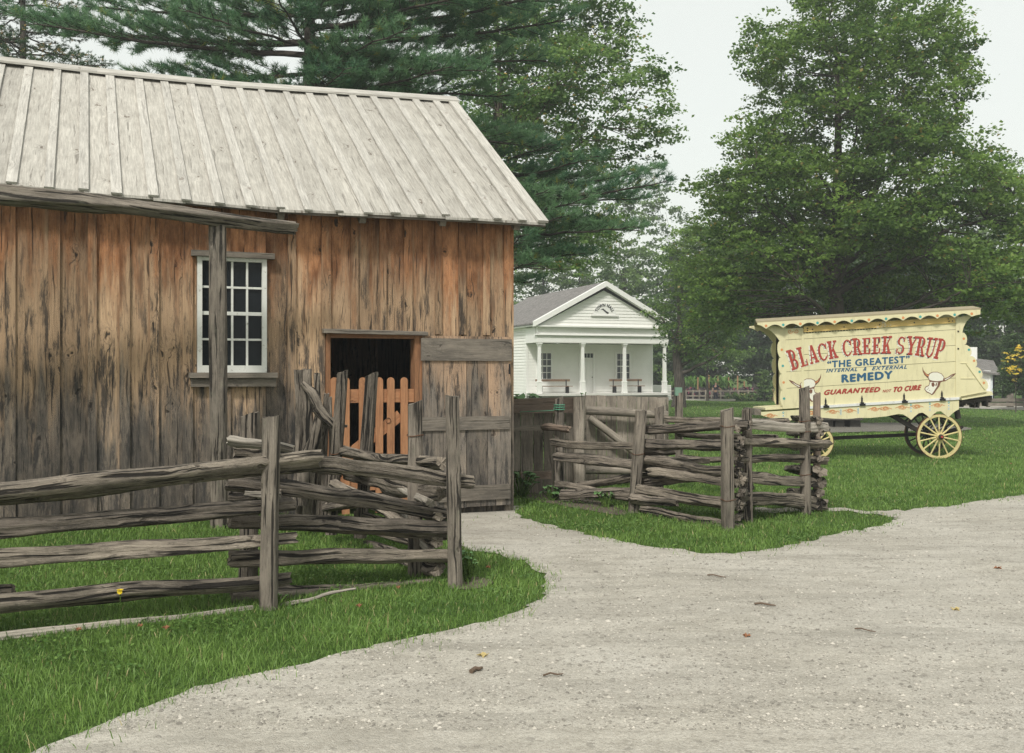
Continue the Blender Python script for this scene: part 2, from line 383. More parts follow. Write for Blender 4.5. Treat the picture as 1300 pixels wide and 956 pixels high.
def ground():
    ys = np.concatenate([np.arange(-8, 30, .5), np.arange(30, 110, 1.0), np.linspace(111, 900, 26)])
    xs = np.concatenate([np.linspace(-700, -42, 18), np.arange(-40, 60, 1.0), np.linspace(62, 800, 18)])
    X, Y = np.meshgrid(xs, ys); Z = npgz(X, Y); h, w = X.shape
    V = np.stack([X.ravel(), Y.ravel(), Z.ravel()], 1)
    Fc = [[j*w+i, j*w+i+1, (j+1)*w+i+1, (j+1)*w+i] for j in range(h-1) for i in range(w-1)]
    me = bpy.data.meshes.new('ground'); me.from_pydata(V.tolist(), [], Fc); me.materials.append(M['ground']); me.polygons.foreach_set('use_smooth', [True]*len(Fc))
    o = link_mesh('ground', me); o['kind'] = 'structure'
ground()
sheet('gravel_yard', yard_w, M['gravel'], .008, .45)
sheet('dirt_strip', wiggle(strip1, .6, .08), gravel_mat('packed_dirt', .5), .03, 2)
sheet('gravel_path', strip2, M['gravel'], .045, 1.0)
sheet('bare_soil', dirtpatch, M['dirt'], .006, .3)
sheet('bare_soil', dirt2, M['dirt'], .006, .3)

# ---- grass blades, real geometry, thinning out with distance
def grass():
    rs = np.random.RandomState(11); chunks = []
    bands = [(3.8, 4.6, 3600, 0), (4.6, 8, 3600, 0), (8, 11, 2300, 0), (11, 15, 1150, 0), (15, 24, 480, 0), (24, 40, 150, 0), (40, 75, 34, 0)]
    B0 = (0, 12.0); u = (.9198, .3924)
    for (y0, y1, dens, _) in bands:
        xl = -.56*y1-.2; xr = .56*y1+.2
        n = int((y1-y0)*(xr-xl)*dens)
        x = rs.uniform(xl, xr, n); y = rs.uniform(y0, y1, n)
        k = np.abs(x) < .54*y+.25; x, y = x[k], y[k]
        jt = np.where(rs.rand(len(x)) < .35, 2.6, 1.0)*(1+.8*np.sin(x*4.1+y*2.7)*np.sin(y*5.3-x*3.1)); jx = x+rs.normal(0, .04, len(x))*jt; jy = y+rs.normal(0, .06, len(x))*jt
        m = ~poly_mask(yard_w, jx, jy)
        if y1 > 20:
            m &= ~poly_mask(strip1, jx, jy) & ~poly_mask(strip2, jx, jy)
        pr = rs.rand(len(x)); m &= ~(poly_mask(dirtpatch, jx, jy) & (pr < .8)) & ~(poly_mask(dirt2, jx, jy) & (pr < .85))
        # not inside the barn
        dd = -(x-B0[0])*u[1]+(y-B0[1])*u[0]; ss = (x-B0[0])*u[0]+(y-B0[1])*u[1]
        m &= ~((dd > -.02) & (ss < .05) & (dd < 6.2))
        m &= ~((x > 0) & (x < 11) & (y > 60) & (y < 76))
        x, y = x[m], y[m]; n = len(x)
        clump = np.sin(x*3.1+np.sin(y*2.3)*1.7)*np.cos(y*3.7+x*1.3)*.5+.5
        fine = np.sin(x*17+y*5)*np.cos(y*19-x*7)*.5+.5
        ht = (.022+.022*clump+.018*fine)*rs.uniform(.55, 1.35, n)
        ht *= np.where(y > 15, 1.25, 1.0)
        tall = rs.rand(n) < .015; ht = np.where(tall, ht*2.0, ht)
        w = np.maximum(.0045, y*.00062)*rs.uniform(.7, 1.4, n)
        ang = rs.uniform(0, 2*np.pi, n); ln = rs.uniform(0, 1.0, n)*ht; la = rs.uniform(0, 2*np.pi, n)
        z = npgz(x, y)
        bx, by = np.cos(ang)*w/2, np.sin(ang)*w/2
        lx, ly = np.cos(la)*ln, np.sin(la)*ln
        A = np.stack([x-bx, y-by, z], 1); B = np.stack([x+bx, y+by, z], 1)
        Cc = np.stack([x+bx*.8+lx*.4, y+by*.8+ly*.4, z+ht*.6], 1); D = np.stack([x-bx*.8+lx*.4, y-by*.8+ly*.4, z+ht*.6], 1)
        T = np.stack([x+lx, y+ly, z+ht], 1)
        quad = np.stack([A, B, Cc, D], 1)
        tri = np.stack([D, Cc, T, T+np.array([1e-4, 0, 0])], 1)
        r = np.clip(rs.rand(n)*.6+clump*.35, 0, .93); dry = rs.rand(n) < .02; r = np.where(dry, 1.0, r)
        chunks.append((np.concatenate([quad, tri], 1).reshape(-1, 3), np.repeat(r, 2)))
    # clover and plantain leaves among the blades
    cx, cy = rs.uniform(-4.5, 5.5, 420), rs.uniform(5.2, 14, 420)
    x = np.repeat(cx, 34)+rs.normal(0, .11, 420*34); y = np.repeat(cy, 34)+rs.normal(0, .09, 420*34)
    m = (~poly_mask(yard_w, x, y)) & (np.abs(x) < .55*y+.2); dd = -(x-B0[0])*u[1]+(y-B0[1])*u[0]; ss = (x-B0[0])*u[0]+(y-B0[1])*u[1]; m &= ~((dd > -.02) & (ss < .05) & (dd < 6.2)); x, y = x[m], y[m]; n = len(x)
    a = rs.uniform(0, 6.28, n); s_ = rs.uniform(.007, .016, n); z = npgz(x, y)+rs.uniform(.015, .05, n); tl = rs.uniform(-.5, .5, (2, n))
    qs = [np.stack([x+np.cos(a+k)*s_, y+np.sin(a+k)*s_, z+(np.cos(a+k)*tl[0]+np.sin(a+k)*tl[1])*s_], 1) for k in (0, 1.3, 3.1, 4.7)]
    chunks.append((np.stack(qs, 1).reshape(-1, 3), rs.uniform(.1, .55, n)))
    V = np.concatenate([c[0] for c in chunks]); r = np.concatenate([c[1] for c in chunks])
    me = fast_mesh('grass', V, 4, [leafmat('grass_blades', (.065, .14, .027), (.22, .35, .085), (.46, .40, .2), trans=.3, rough=.5, amt=.03)], r)
    o = link_mesh('grass', me); tag(o, 'short green mown grass covering the lawns beside the gravel', 'grass', kind='stuff')
    print('grass faces', len(r))
grass()
# ---- loose stones on the gravel
def stones():
    rs = np.random.RandomState(5); base = np.array([(1, 0, 0), (0, 1, 0), (-1, 0, 0), (0, -1, 0), (0, 0, .6), (0, 0, -.5)], float)
    tri = [(0, 1, 4), (1, 2, 4), (2, 3, 4), (3, 0, 4)]
    n = 42000; y = 4.6+rs.rand(n)**1.3*10; x = rs.uniform(-.53, .56, n)*y
    m = poly_mask(yard_w, x, y); x, y = x[m], y[m]; n = len(x)
    s = np.minimum(.0035+rs.exponential(.0028, n), .022); a = rs.uniform(0, 6.28, n)
    out = []; st = rs.uniform(.6, 1.3, (n, 2))
    P6 = []
    for b in base:
        px = b[0]*st[:, 0]; py = b[1]*st[:, 1]
        P6.append(np.stack([x+(px*np.cos(a)-py*np.sin(a))*s, y+(px*np.sin(a)+py*np.cos(a))*s, .009+b[2]*s], 1))
    for t3 in tri: out.append(np.stack([P6[i] for i in t3], 1))
    V = np.concatenate(out, 1).reshape(-1, 3); r = np.repeat(rs.rand(n), 4)
    t = NT('loose_stone'); rr = t.attr('rnd').outputs['Fac']
    mt = t.finish(t.mix(rr, (.16, .15, .13), (.52, .49, .43)), .9)
    me = fast_mesh('gravel_stones', V, 3, [mt], r); o = link_mesh('gravel_stones', me)
    tag(o, 'loose small stones scattered over the gravel yard', 'stones', kind='stuff')
stones()

# ---- twigs and fallen leaves
def leaf_shape(c, s, a, mat, name, label, grp=None):
    mb = MB(); pts = []
    for k in range(10):
        r = s*(1.0 if k % 2 == 0 else .55)*(1.15 if k == 0 else 1); t = a+k*math.pi/5
        pts.append(Vector((c[0]+math.cos(t)*r, c[1]+math.sin(t)*r*.8, c[2]+.02+.012*math.sin(k*2.1))))
    cen = Vector((c[0], c[1], c[2]+.012))
    for k in range(10): mb.face([cen, pts[k], pts[(k+1) % 10]])
    o = mb.build(name, mat); o.modifiers.new('s', 'SOLIDIFY').thickness = .002
    tag(o, label, 'leaf', grp); return o
M['brleaf'] = plain('brown_fallen_leaf', (.26, .12, .06), .7, .5, 30); M['ylleaf'] = plain('tan_fallen_leaf', (.45, .36, .16), .7, .4, 30)
for (px, py, s, m, lb) in [(188, 853-3, .045, 'ylleaf', None), (613, 835, .05, 'ylleaf', 'pale tan fallen leaf on gravel at the foot of the picture'), (1267, 723, .05, 'brleaf', 'dark brown curled leaf on gravel near the right border'), (1213, 776, .045, 'ylleaf', 'small tan leaf on gravel in the lower right'), (948, 810, .035, 'brleaf', 'small dark leaf lying in the middle of the gravel yard'), (211, 809, .035, 'brleaf', 'rust brown leaf on grass under the left rail fence'), (178, 806, .025, 'brleaf', 'tiny brown leaf on grass, left of the rust brown one'), (456, 780, .03, 'brleaf', 'red brown leaf on grass in front of the middle rails'), (620, 729, .03, 'brleaf', 'brown leaf on grass right of the tall corner post'), (506, 756, .025, 'brleaf', 'tiny brown leaf on grass just left of the corner post'), (100, 811, .025, 'brleaf', 'brown leaf on grass below the lowest left rail'), (1283, 592, .05, 'brleaf', 'orange leaf on the lawn right of the yellow wagon')]:
    if lb is None: continue
    x, y = GP(px, py); leaf_shape((x, y, gz(x, y)+(.0 if 'gravel' in lb else .045)), s*.75, px, M[m], 'fallen_leaf', lb, 'fallen leaves')
M['twig'] = plain('twig_bark', (.12, .085, .06), .9, .5, 30)
for (a, b, r, lb) in [((958, 770), (985, 772), .008, 'thin dry twig lying in the middle of the gravel yard'), ((598, 857), (612, 852), .014, 'short thick stick piece on the gravel at the bottom'), ((690, 862), (715, 860), .006, 'thin twig on gravel near the bottom border'), ((898, 733), (922, 736), .006, 'thin twig on gravel in front of the right fence'), ((1085, 802), (1112, 806), .005, 'faint dry stem on gravel in the lower right')]:
    p, q = Vector((*GP(*a), .02)), Vector((*GP(*b), .02)); mb = MB()
    mb.tube([p, p.lerp(q, .35)+Vector((0, .02, .004)), p.lerp(q, .7)+Vector((0, -.01, .002)), q], [r, r*.9, r*.8, r*.5], 6)
    tag(mb.build('twig', M['twig']), lb, 'twig', 'twigs on the gravel')
# dandelion by the second lowest rail
x, y = GP(164, 790); mb = MB(); top = Vector((x, y-.15, .24))
mb.tube([Vector((x, y-.15, 0)), top], .003, 5, mi=1)
for k in range(16):
    a = k*math.pi/8; b = a+.3; mb.face([top, top+Vector((math.cos(a)*.022, math.sin(a)*.02-.004, .012)), top+Vector((math.cos(b)*.022, math.sin(b)*.02-.004, .012))], mi=0)
for k in range(10):
    a = k*math.pi/5; b = a+.5; mb.face([top+Vector((0, -.006, .004)), top+Vector((math.cos(a)*.018, -.012, math.sin(a)*.018)), top+Vector((math.cos(b)*.018, -.012, math.sin(b)*.018))], mi=0)
tag(mb.build('dandelion', [plain('yellow_petals', (.75, .55, .02), .6), M['ground']]), 'single yellow dandelion in the grass by the left rail fence', 'flower')
# ------------------------------------------------------------ the barn
BO = Vector((0, 12.0, 0)); U = Vector((.9198, .3924, 0)); N = Vector((-.3924, .9198, 0)); Z = Vector((0, 0, 1))
def W(s, z, o=0.0): return BO+U*s-N*o+Z*z
def wpx(px, py, o=0.0):          # wall coordinates (s,z) seen at a pixel, for a plane o in front of the wall
    k = (px-650)/F; b = BO-N*o
    s = (k*b.y-b.x)/(U.x-k*U.y); y = b.y+s*U.y
    return s, EYE-(py-HY)/F*y
def S(px, o=0.0): return wpx(px, 400, o)[0]
rnd = random.Random(21)
barn = thing('weathered_barn', 'old board and batten barn with orange to grey weathered walls and pale board roof', 'barn', BO)
SL = -9.5
win = (S(250), S(339), wpx(250, 470)[1], wpx(250, 328)[1])
zw0 = wpx(295, 474)[1]; zw1 = wpx(295, 327)[1]; win = (S(250), S(338), zw0, zw1)
zd1 = wpx(475, 424)[1]; door = (S(413), S(536), -.2, zd1)
holes = [win, door]
def intervals(s0, s1, z0, z1):
    mid = (s0+s1)/2; iv = [(z0, z1)]
    for (a, b, c, d) in holes:
        if a-1e-4 < mid < b+1e-4:
            o = []
            for (p, q) in iv:
                if c > p: o.append((p, min(c, q)))
                if d < q: o.append((max(d, p), q))
            iv = o
    return [(p, q) for p, q in iv if q-p > .01]
er = .27
ev = [(-120, 222), (60, 238), (135, 245), (205, 250.5), (350, 265), (461, 270), (601, 276), (688, 282)]
ev = [wpx(px, py, er) for px, py in ev]
rg = [(-120, 62), (0, 81), (101, 90), (189, 101), (373, 116), (460, 120), (575, 128)]
rg = [wpx(px, py, -2.97) for px, py in rg]
def interp(tab, s):
    xs = [t[0] for t in tab]; ys = [t[1] for t in tab]
    if s < xs[0]: return ys[0]+(s-xs[0])*(ys[1]-ys[0])/(xs[1]-xs[0])*.3
    return float(np.interp(s, xs, ys))
ze = lambda s: interp(ev, s); zr = lambda s: interp(rg, s)
wall = MB(); s = .0; edges = [0.0]
WT = lambda s: ze(s)+(zr(s)-ze(s))*(er/(er+2.97))-.045
while s > SL:
    s -= rnd.choice([.3, .33, .36, .31, .38]); edges.append(s)
for i in range(len(edges)-1):
    s1, s0 = edges[i], edges[i+1]; seed = rnd.uniform(0, 500); jig = rnd.uniform(-.004, .008); zb = rnd.uniform(-.12, -.04)
    cuts = sorted([s0+.003, s1-.003]+[h for hh in holes for h in hh[:2] if s0+.003 < h < s1-.003])
    for a, b in zip(cuts[:-1], cuts[1:]):
        for (z0, z1) in intervals(a, b, zb, WT((a+b)/2)):
            wall.box(W(a, z0, .0+jig), U*(b-a-.004), N*.03, Z*(z1-z0), seed=seed, L=Z, org=W(s0, 0, jig))
    # batten over the joint
    w = rnd.uniform(.075, .105); c = s0+rnd.uniform(-.012, .012); seed = rnd.uniform(0, 500)
    if not (S(536) < c): 
        for (z0, z1) in intervals(c-w/2, c-w/2+.01, zb+.03, WT(c)-.02):
            for (q0, q1) in intervals(c+w/2-.01, c+w/2, z0, z1):
                wall.box(W(c-w/2, q0, .028), U*w, N*.027, Z*(q1-q0), seed=seed, L=Z, org=W(c-w/2, 0, .028))
    else:
        zt = wpx(590, 425)[1]
        wall.box(W(c-w/2, zt, .028), U*w, N*.027, Z*(WT(c)-.02-zt), seed=seed, L=Z, org=W(c-w/2, 0, .028))
wall.box(W(-.11, -.05, .028), U*.12, N*.024, Z*(WT(-.05)+.03), L=Z, org=W(-.11, 0, 0))
wall.build('wall', M['barn'], barn)
back = MB()
back.box(W(.0, -.1, -.04), N*5.9, -U*.03, Z*3.6, L=Z)
back.box(W(SL, -.1, -.04), N*5.9, U*.03, Z*3.6, L=Z)
back.box(W(SL, -.1, -5.95), U*(-SL), N*.03, Z*3.6, L=Z)
# gable triangle on the right end
back.prism([W(0, 3.5, -.04), W(0, 3.5, -5.9), W(0, 5.6, -2.97)], -U*.03, L=(0, 0, 1))
back.prism([W(SL, 3.5, -.04), W(SL, 3.5, -5.9), W(SL, 5.6, -2.97)], U*.03, L=(0, 0, 1))
back.build('wall', M['barn'], barn)
fl = MB(); fl.box(W(SL+.05, .005, -.05), U*(-SL-.1), N*5.8, Z*.02); fl.build('interior_floor', M['interior'], barn)

# ---- roof: board and batten following the settled ridge and eave of the photo
def RP(s, t, lift=0):               # t 0 eave, 1 ridge
    a = W(s, ze(s), er); b = W(s, zr(s), -2.97)
    nn = (b-a).cross(U).normalized()
    if nn.z < 0: nn = -nn
    return a.lerp(b, t)+nn*lift
roof = MB(); bats = MB(); s = .31; joints = []
while s > SL-.3:
    joints.append(s); s -= rnd.choice([.31, .34, .37, .33, .3])
joints.append(s)
for i in range(len(joints)-1):
    s1, s0 = joints[i], joints[i+1]; seed = rnd.uniform(0, 500); lf = rnd.uniform(0, .008); dt = rnd.uniform(-.012, .004)
    a0, a1, b0, b1 = RP(s0, dt, lf), RP(s1, dt, lf), RP(s0, 1, lf), RP(s1, 1, lf)
    dn = Vector((0, 0, -.028)); L = b0-a0
    roof.hexa([a0+dn, a1+dn, b1+dn, b0+dn, a0, a1, b1, b0], L, seed, org=a0)
    if i:
        w = rnd.uniform(.082, .115)
        c = s1+rnd.uniform(-.01, .01); seed = rnd.uniform(0, 500); d2 = dt-.006+rnd.uniform(-.006, .004)
        p = [RP(c-w/2, d2, .012), RP(c+w/2, d2, .012), RP(c+w/2, .995, .012), RP(c-w/2, .995, .012)]
        q = [RP(c-w/2, d2, .034), RP(c+w/2, d2, .034), RP(c+w/2, .995, .034), RP(c-w/2, .995, .034)]
        bats.hexa(p+q, L, seed, org=p[0])
roof.build('roof', M['roof'], barn)
# verge board along the right end, ridge cap
p = [RP(.2, -.01, .01), RP(.335, -.01, .01), RP(.335, .99, .01), RP(.2, .99, .01)]; q = [RP(.2, -.01, .042), RP(.335, -.01, .042), RP(.335, .99, .042), RP(.2, .99, .042)]
bats.hexa(p+q, p[3]-p[0], 3.3, org=p[0])
bats.build('roof_battens', M['roofbat'], barn)
cap = MB(); k = -SL/6
for j in range(6):
    sa, sb = .36-(j+1)*1.65, .36-j*1.65
    a, b = RP(sa, .965, .036), RP(sb, .965, .036); c, d = RP(sb, 1.006, .036), RP(sa, 1.006, .036)
    up = Vector((0, 0, .028)); cap.hexa([a, b, c, d, a+up, b+up, c+up, d+up], U, org=a)
    a, b = RP(sa, 1.003, .05), RP(sb, 1.003, .05); nn = N*.14-Z*.1
    cap.hexa([a-up, b-up, b+nn-up, a+nn-up, a, b, b+nn, a+nn], U)
cap.build('ridge_cap', M['roofbat'], barn)
rb = MB(); 
for i in range(8):
    sa, sb = .34-(i+1)*1.27, .34-i*1.27
    a, b = RP(sa, 1, 0), RP(sb, 1, 0); c = W(sb, ze(sb), -6.2); d = W(sa, ze(sa), -6.2); dn = Vector((0, 0, -.03))
    rb.hexa([a+dn, b+dn, c+dn, d+dn, a, b, c, d], d-a)
rb.build('roof', M['roof'], barn)
fas = MB()
for j in range(7):      # thin eave board under the roof boards
    sa, sb = .33-(j+1)*1.42, .33-j*1.42
    a, b = RP(sa, .004, -.03), RP(sb, .004, -.03); fas.bar(a-Z*.02, b-Z*.02, .03, .02)
fas.build('eave_board', M['batten'], barn)
for px in (40, 120, 230, 357, 461, 563, 657):
    s = S(px, .2); mb = MB(); a = RP(s, .015, -.045); b = RP(s, .25, -.045)
    mb.bar(a-Z*.055, b-Z*.055, .10, .075); mb.build('rafter_tail', M['batten'], barn)
# a rafter frame visible on the dark inside
# ---- window
s0, s1, z0, z1 = win; wf = MB(); fr = .035; o = .035
def wbox(mb, a, b, c, d, o0, o1, **k): mb.box(W(a, c, o0), U*(b-a), -N*(o1-o0), Z*(d-c), **k)
wbox(wf, s0, s0+.05, z0, z1, -.02, .045); wbox(wf, s1-.05, s1, z0, z1, -.02, .045)
wbox(wf, s0+.05, s1-.05, z1-.045, z1, -.018, .042); wbox(wf, s0+.05, s1-.05, z0, z0+.085, -.018, .047)
winroot = wf.build('window', M['whitep'], barn)
gl = MB(); wbox(gl, s0+.045, s1-.045, z0+.08, z1-.04, -.012, -.006); gl.build('pane', M['pane'], winroot)
mu = MB(); ia, ib, ja, jb = s0+.05, s1-.05, z0+.085, z1-.045
for k in (1, 2, 3):
    c = ia+(ib-ia)*k/4; wbox(mu, c-.011, c+.011, ja, jb, -.005, .02)
for k in (1, 2, 3):
    c = ja+(jb-ja)*k/4; wbox(mu, ia, ib, c-(.011 if k != 2 else .019), c+(.011 if k != 2 else .019), -.004, .022)
mu.build('glazing_bars', M['whitep'], winroot)
hd = MB(); a, b = S(242), S(347); zt = wpx(295, 323)[1]
wbox(hd, a, b, zt-.04, zt+.02, .0, .10); hd.build('window_header', M['batten'], winroot)
sl = MB(); a, b = S(239), S(350)
zt = wpx(295, 473)[1]; wbox(sl, a, b, zt-.055, zt, .0, .13); wbox(sl, a+.02, b-.01, zt-.15, zt-.058, .03, .085)
sl.build('window_sill', M['batten'], winroot)
# ---- door opening, frame, open door leaf, picket gate
df = MB(); a, b = S(413), S(418.5); wbox(df, a, b, 0, zd1, -.12, .04, seed=4)
wbox(df, S(525), S(536), 0, zd1, -.12, .045, seed=9)
wbox(df, S(413), S(536), zd1-.05, zd1, -.12, .035)
df.build('door_frame', M['jamb'], barn)
lh = MB(); a, b = S(408), S(540); zt = wpx(470, 419)[1]
lh.hexa([W(a, zt-.045, .0), W(b, zt-.055, .0), W(b, zt-.055, .11), W(a, zt-.045, .12), W(a, zt+.01, .0), W(b, zt-.005, .0), W(b, zt-.02, .11), W(a, zt-.005, .12)], U)
lh.build('door_header', M['batten'], barn)
dl = MB(); x0, x1 = S(537, .09), S(650, .09); zt = wpx(593, 427, .09)[1]; zb = wpx(593, 644, .09)[1]
xs = [x0, x0+.26, x0+.54, x0+.81, x1-.005]
for i in range(4):
    zz0 = zb+rnd.uniform(-.01, .02); dl.box(W(xs[i]+.003, zz0, .075), U*(xs[i+1]-xs[i]-.006), N*.024, Z*(zt-zz0), L=Z, org=W(xs[i], 0, 0))
door_leaf = dl.build('door', M['door'], barn)
for (pa, pb, q0, q1) in ((427, 458, 535, 650), (529, 546, 535, 647), (617, 636, 586, 648)):
    mb = MB(); za, zb2 = wpx(593, pb, .1)[1], wpx(593, pa, .1)[1]
    if pa == 427: za, zb2 = wpx(593, 458, .1)[1], wpx(593, 430, .1)[1]
    mb.box(W(S(q0, .1)-(.28 if q0 > 580 else 0), za, .098), U*(S(q1, .1)-S(q0, .1)+(.28 if q0 > 580 else 0)), N*.022, Z*(zb2-za), L=U); mb.build('door_batten', M['batten'], door_leaf)
mb = MB(); mb.tube([W(S(647, .11), wpx(647, 462)[1], .11), W(S(647, .11), wpx(647, 475)[1], .11)], .012, 8); mb.build('latch', M['iron'], door_leaf)
gate = MB(); gz0 = .08
for px in (424, 438.5, 460, 481, 495.5, 512.5):
    c = S(px, .03); w = .085; zt = wpx(px, 479, .03)[1]
    pts = [W(c-w/2, gz0, .035), W(c+w/2, gz0, .035)]
    for k in range(9):
        a = math.pi*k/8; pts.append(W(c+math.cos(a)*w/2, zt-w/2+math.sin(a)*w/2, .035))
    gate.prism(pts, -N*.02, L=(0, 0, 1))
pg = gate.build('picket_gate', M['orange'], barn)
ra, rb_ = S(418.5, 0), S(525, 0)
for (p0, p1) in ((494, 511), (604, 622)):
    gr = MB(); wbox(gr, ra+.005, rb_-.005, wpx(470, p1)[1], wpx(470, p0)[1], .0, .033); gr.build('gate_rail', M['orange'], pg)
br = MB(); a = W(S(440, .02), wpx(440, 580, .02)[1], .02); b = W(S(508, .02), wpx(508, 527, .02)[1], .02); br.bar(a, b, .13, .018); br.build('gate_brace', M['orange'], pg)
mb = MB()
for k in range(12):
    a0, a1 = k*math.pi/6, (k+1)*math.pi/6; c = W(S(493, .06), wpx(493, 534, .06)[1], .06)
    mb.tube([c+U*math.cos(a0)*.03+Z*math.sin(a0)*.03, c+U*math.cos(a1)*.03+Z*math.sin(a1)*.03], .004, 5, caps=False)
mb.build('gate_ring', M['rust'], pg)

# ------------------------------------------------------------ split rails
def splitlog(mb, p0, p1, r0, r1, seed, n=26, sides=30, sag=.02, sx=1.0, twist=.4, mi=0):
    rr = random.Random(seed); p0, p1 = Vector(p0), Vector(p1); d = p1-p0; Ln = d.length
    side = d.cross(Z).normalized() if abs(d.normalized().z) < .9 else Vector((1, 0, 0)); upv = side.cross(d).normalized()
    ph = [rr.uniform(0, 6.28) for _ in range(8)]; am = [rr.uniform(.3, 1)*sag for _ in range(4)]
    kf = rr.choice([3, 4, 4, 5]); fac = sorted([(i+rr.uniform(-.3, .3))*2*math.pi/kf for i in range(kf)]); fd = [rr.uniform(.62, 1.0) for _ in range(kf)]
    ridg = [(k_, rr.uniform(0, 6.28), rr.uniform(.03, .07)) for k_ in (rr.choice([5, 6]), rr.choice([8, 9]), rr.choice([12, 14]))]
    path = []; rad = []
    for i in range(n):
        t = i/(n-1); q = p0+d*t
        q += upv*(math.sin(t*math.pi*1.3+ph[0])*am[0]+math.sin(t*7+ph[1])*am[1]*.4+math.sin(t*15+ph[6])*am[3]*.16) + side*(math.sin(t*math.pi*1.7+ph[2])*am[2]+math.sin(t*8+ph[3])*am[3]*.35)
        path.append(q); e = 1-.05*math.exp(-t*Ln/.03)-.05*math.exp(-(1-t)*Ln/.03)
        rad.append((r0+(r1-r0)*t)*e*(1+.07*math.sin(t*11+ph[4])+.04*math.sin(t*23+ph[5])))
    def rf(a, t):
        aa = a+twist*(t-.5); rho = 9
        for f, dd in zip(fac, fd):
            c = math.cos(aa-f)
            if c > .15: rho = min(rho, dd/c)
        rho = min(rho, 1.22)
        for (k, p, m) in ridg: rho += m*(1-2*abs(math.sin((k*aa+p+1.2*math.sin(t*3+p))/2)))
        rho += .035*math.sin(23*aa+t*31+ph[7])*math.sin(t*47+a*5)
        return rho
    mb.tube(path, rad, sides, mi, seed, True, True, rf, sx, endj=min(r0, r1)*.16)
def rail_part(parent, A, B, ta, tb, seed, mat='rail', name='rail', label=None, sag=.018, n=26):
    """A,B = (px,py,depth); ta,tb visible thickness in photo pixels"""
    p0, p1 = P(*A), P(*B); mb = MB()
    splitlog(mb, p0, p1, ta/2*A[2]/F*.97, tb/2*B[2]/F*.97, seed, n=n+8, sag=sag)
    o = mb.build(name, M[mat], parent)
    if label: o['label'] = label
    return o
def post(parent, px0, top, px1, foot, d, wpx_, seed, mat='post', name='post', slant=.02, dlean=0, label=None, wires=()):
    """square sawn post; px0 is the top centre, px1 the foot centre, foot in photo px"""
    r = random.Random(seed); a = P(px1, foot, d); b = P(px0, top, d+dlean); w = wpx_*d/F; t = w*r.uniform(.75, 1.0); mb = MB()
    a = a-(b-a).normalized()*.08; n = 9; ax = (b-a); ang = r.uniform(-.35, .35)
    X = Vector((math.cos(ang), math.sin(ang), 0)); Y = Vector((-math.sin(ang), math.cos(ang), 0)); rings = []; sd = r.uniform(0, 300)
    K = 20
    for i in range(n):
        q = a+ax*(i/(n-1)); wob = 1+.035*math.sin(i*1.3+seed); ring = []
        for k in range(K):
            th = 2*math.pi*k/K; c, s_ = math.cos(th), math.sin(th)
            m = max(abs(c), abs(s_)); m = 1/(m**.75); rip = 1+.025*math.sin(k*5.1+seed+i*.25)+.02*math.sin(k*2.3+seed*2)
            p = q+X*c*m*w/2*.93*wob*rip+Y*s_*m*t/2*.93*wob*rip
            if i == n-1: p.z += slant*c+r.uniform(-.006, .006)
            ring.append(p)
        rings.append(ring)
    for i in range(n-1):
        for k in range(K):
            j = (k+1) % K; v = [rings[i][k], rings[i][j], rings[i+1][j], rings[i+1][k]]
            pk = lambda kk, ii: (ii/(n-1)*ax.length, kk/K*(2*w+2*t), sd)
            mb.face(v, [pk(k, i), pk(k+1, i), pk(k+1, i+1), pk(k, i+1)], 0, False)
    top_ = rings[-1]; cen = sum(top_, Vector())/K
    for k in range(K): mb.face([cen, top_[k], top_[(k+1) % K]], [(p.x, p.y, sd+3) for p in (cen, top_[k], top_[(k+1) % K])])
    o = mb.build(name, M[mat], parent)
    if label: o['label'] = label
    for wy in wires:
        q = a+ax*wy; wb = MB(); loop = []
        for k in range(17):
            th = 2*math.pi*k/16; c, s_ = math.cos(th), math.sin(th); m = 1/(max(abs(c), abs(s_))**.75)
            loop.append(q+X*c*m*w/2*1.03+Y*s_*m*t/2*1.03+Z*.006*math.sin(k))
        wb.tube(loop, .0035, 5, caps=False); wb.build('wire', M['rust'], o)
    return o

# ------------------------------------------------------------ near fence on the left
lf = thing('split_rail_fence', 'grey split rail fence with paired posts on the grass in front of the barn', 'fence', P(343, 770, 7.07))
lf.location.z = 0
# section A, off to the left of the picture
def ext_line(A, B, k):
    a, b = P(*A), P(*B); return a+(a-b)*k
def railA(y0, y1, x1, t0, t1, seed, mat='rail', sag=.02, k=.35, d0=6.19, d1=7.18, **kw):
    A = (0, y0, d0); B = (x1, y1, d1); p0, p1 = ext_line(A, B, k), P(*B); mb = MB()
    r0 = t0/2*d0/F; r1 = t1/2*d1/F
    splitlog(mb, p0, p1, r0+(r0-r1)*k*.5, r1, seed, n=40, sides=34, sag=sag, **kw); mb.build('rail', M[mat], lf)
railA(623, 583, 405, 31, 25, 11, sag=.022)
railA(670, 641, 373, 28, 19, 12, 'raildk')
railA(711, 682, 375, 27, 17, 13)
railA(771, 731, 367, 30, 17, 14, sag=.03)
railA(815, 771, 322, 13, 9, 15, 'pale', sag=.03, d1=7.0)
mb = MB(); splitlog(mb, P(-130, 757, 6.35), P(18, 746, 6.3), .05, .03, 16); mb.build('rail', M['rail'], lf)
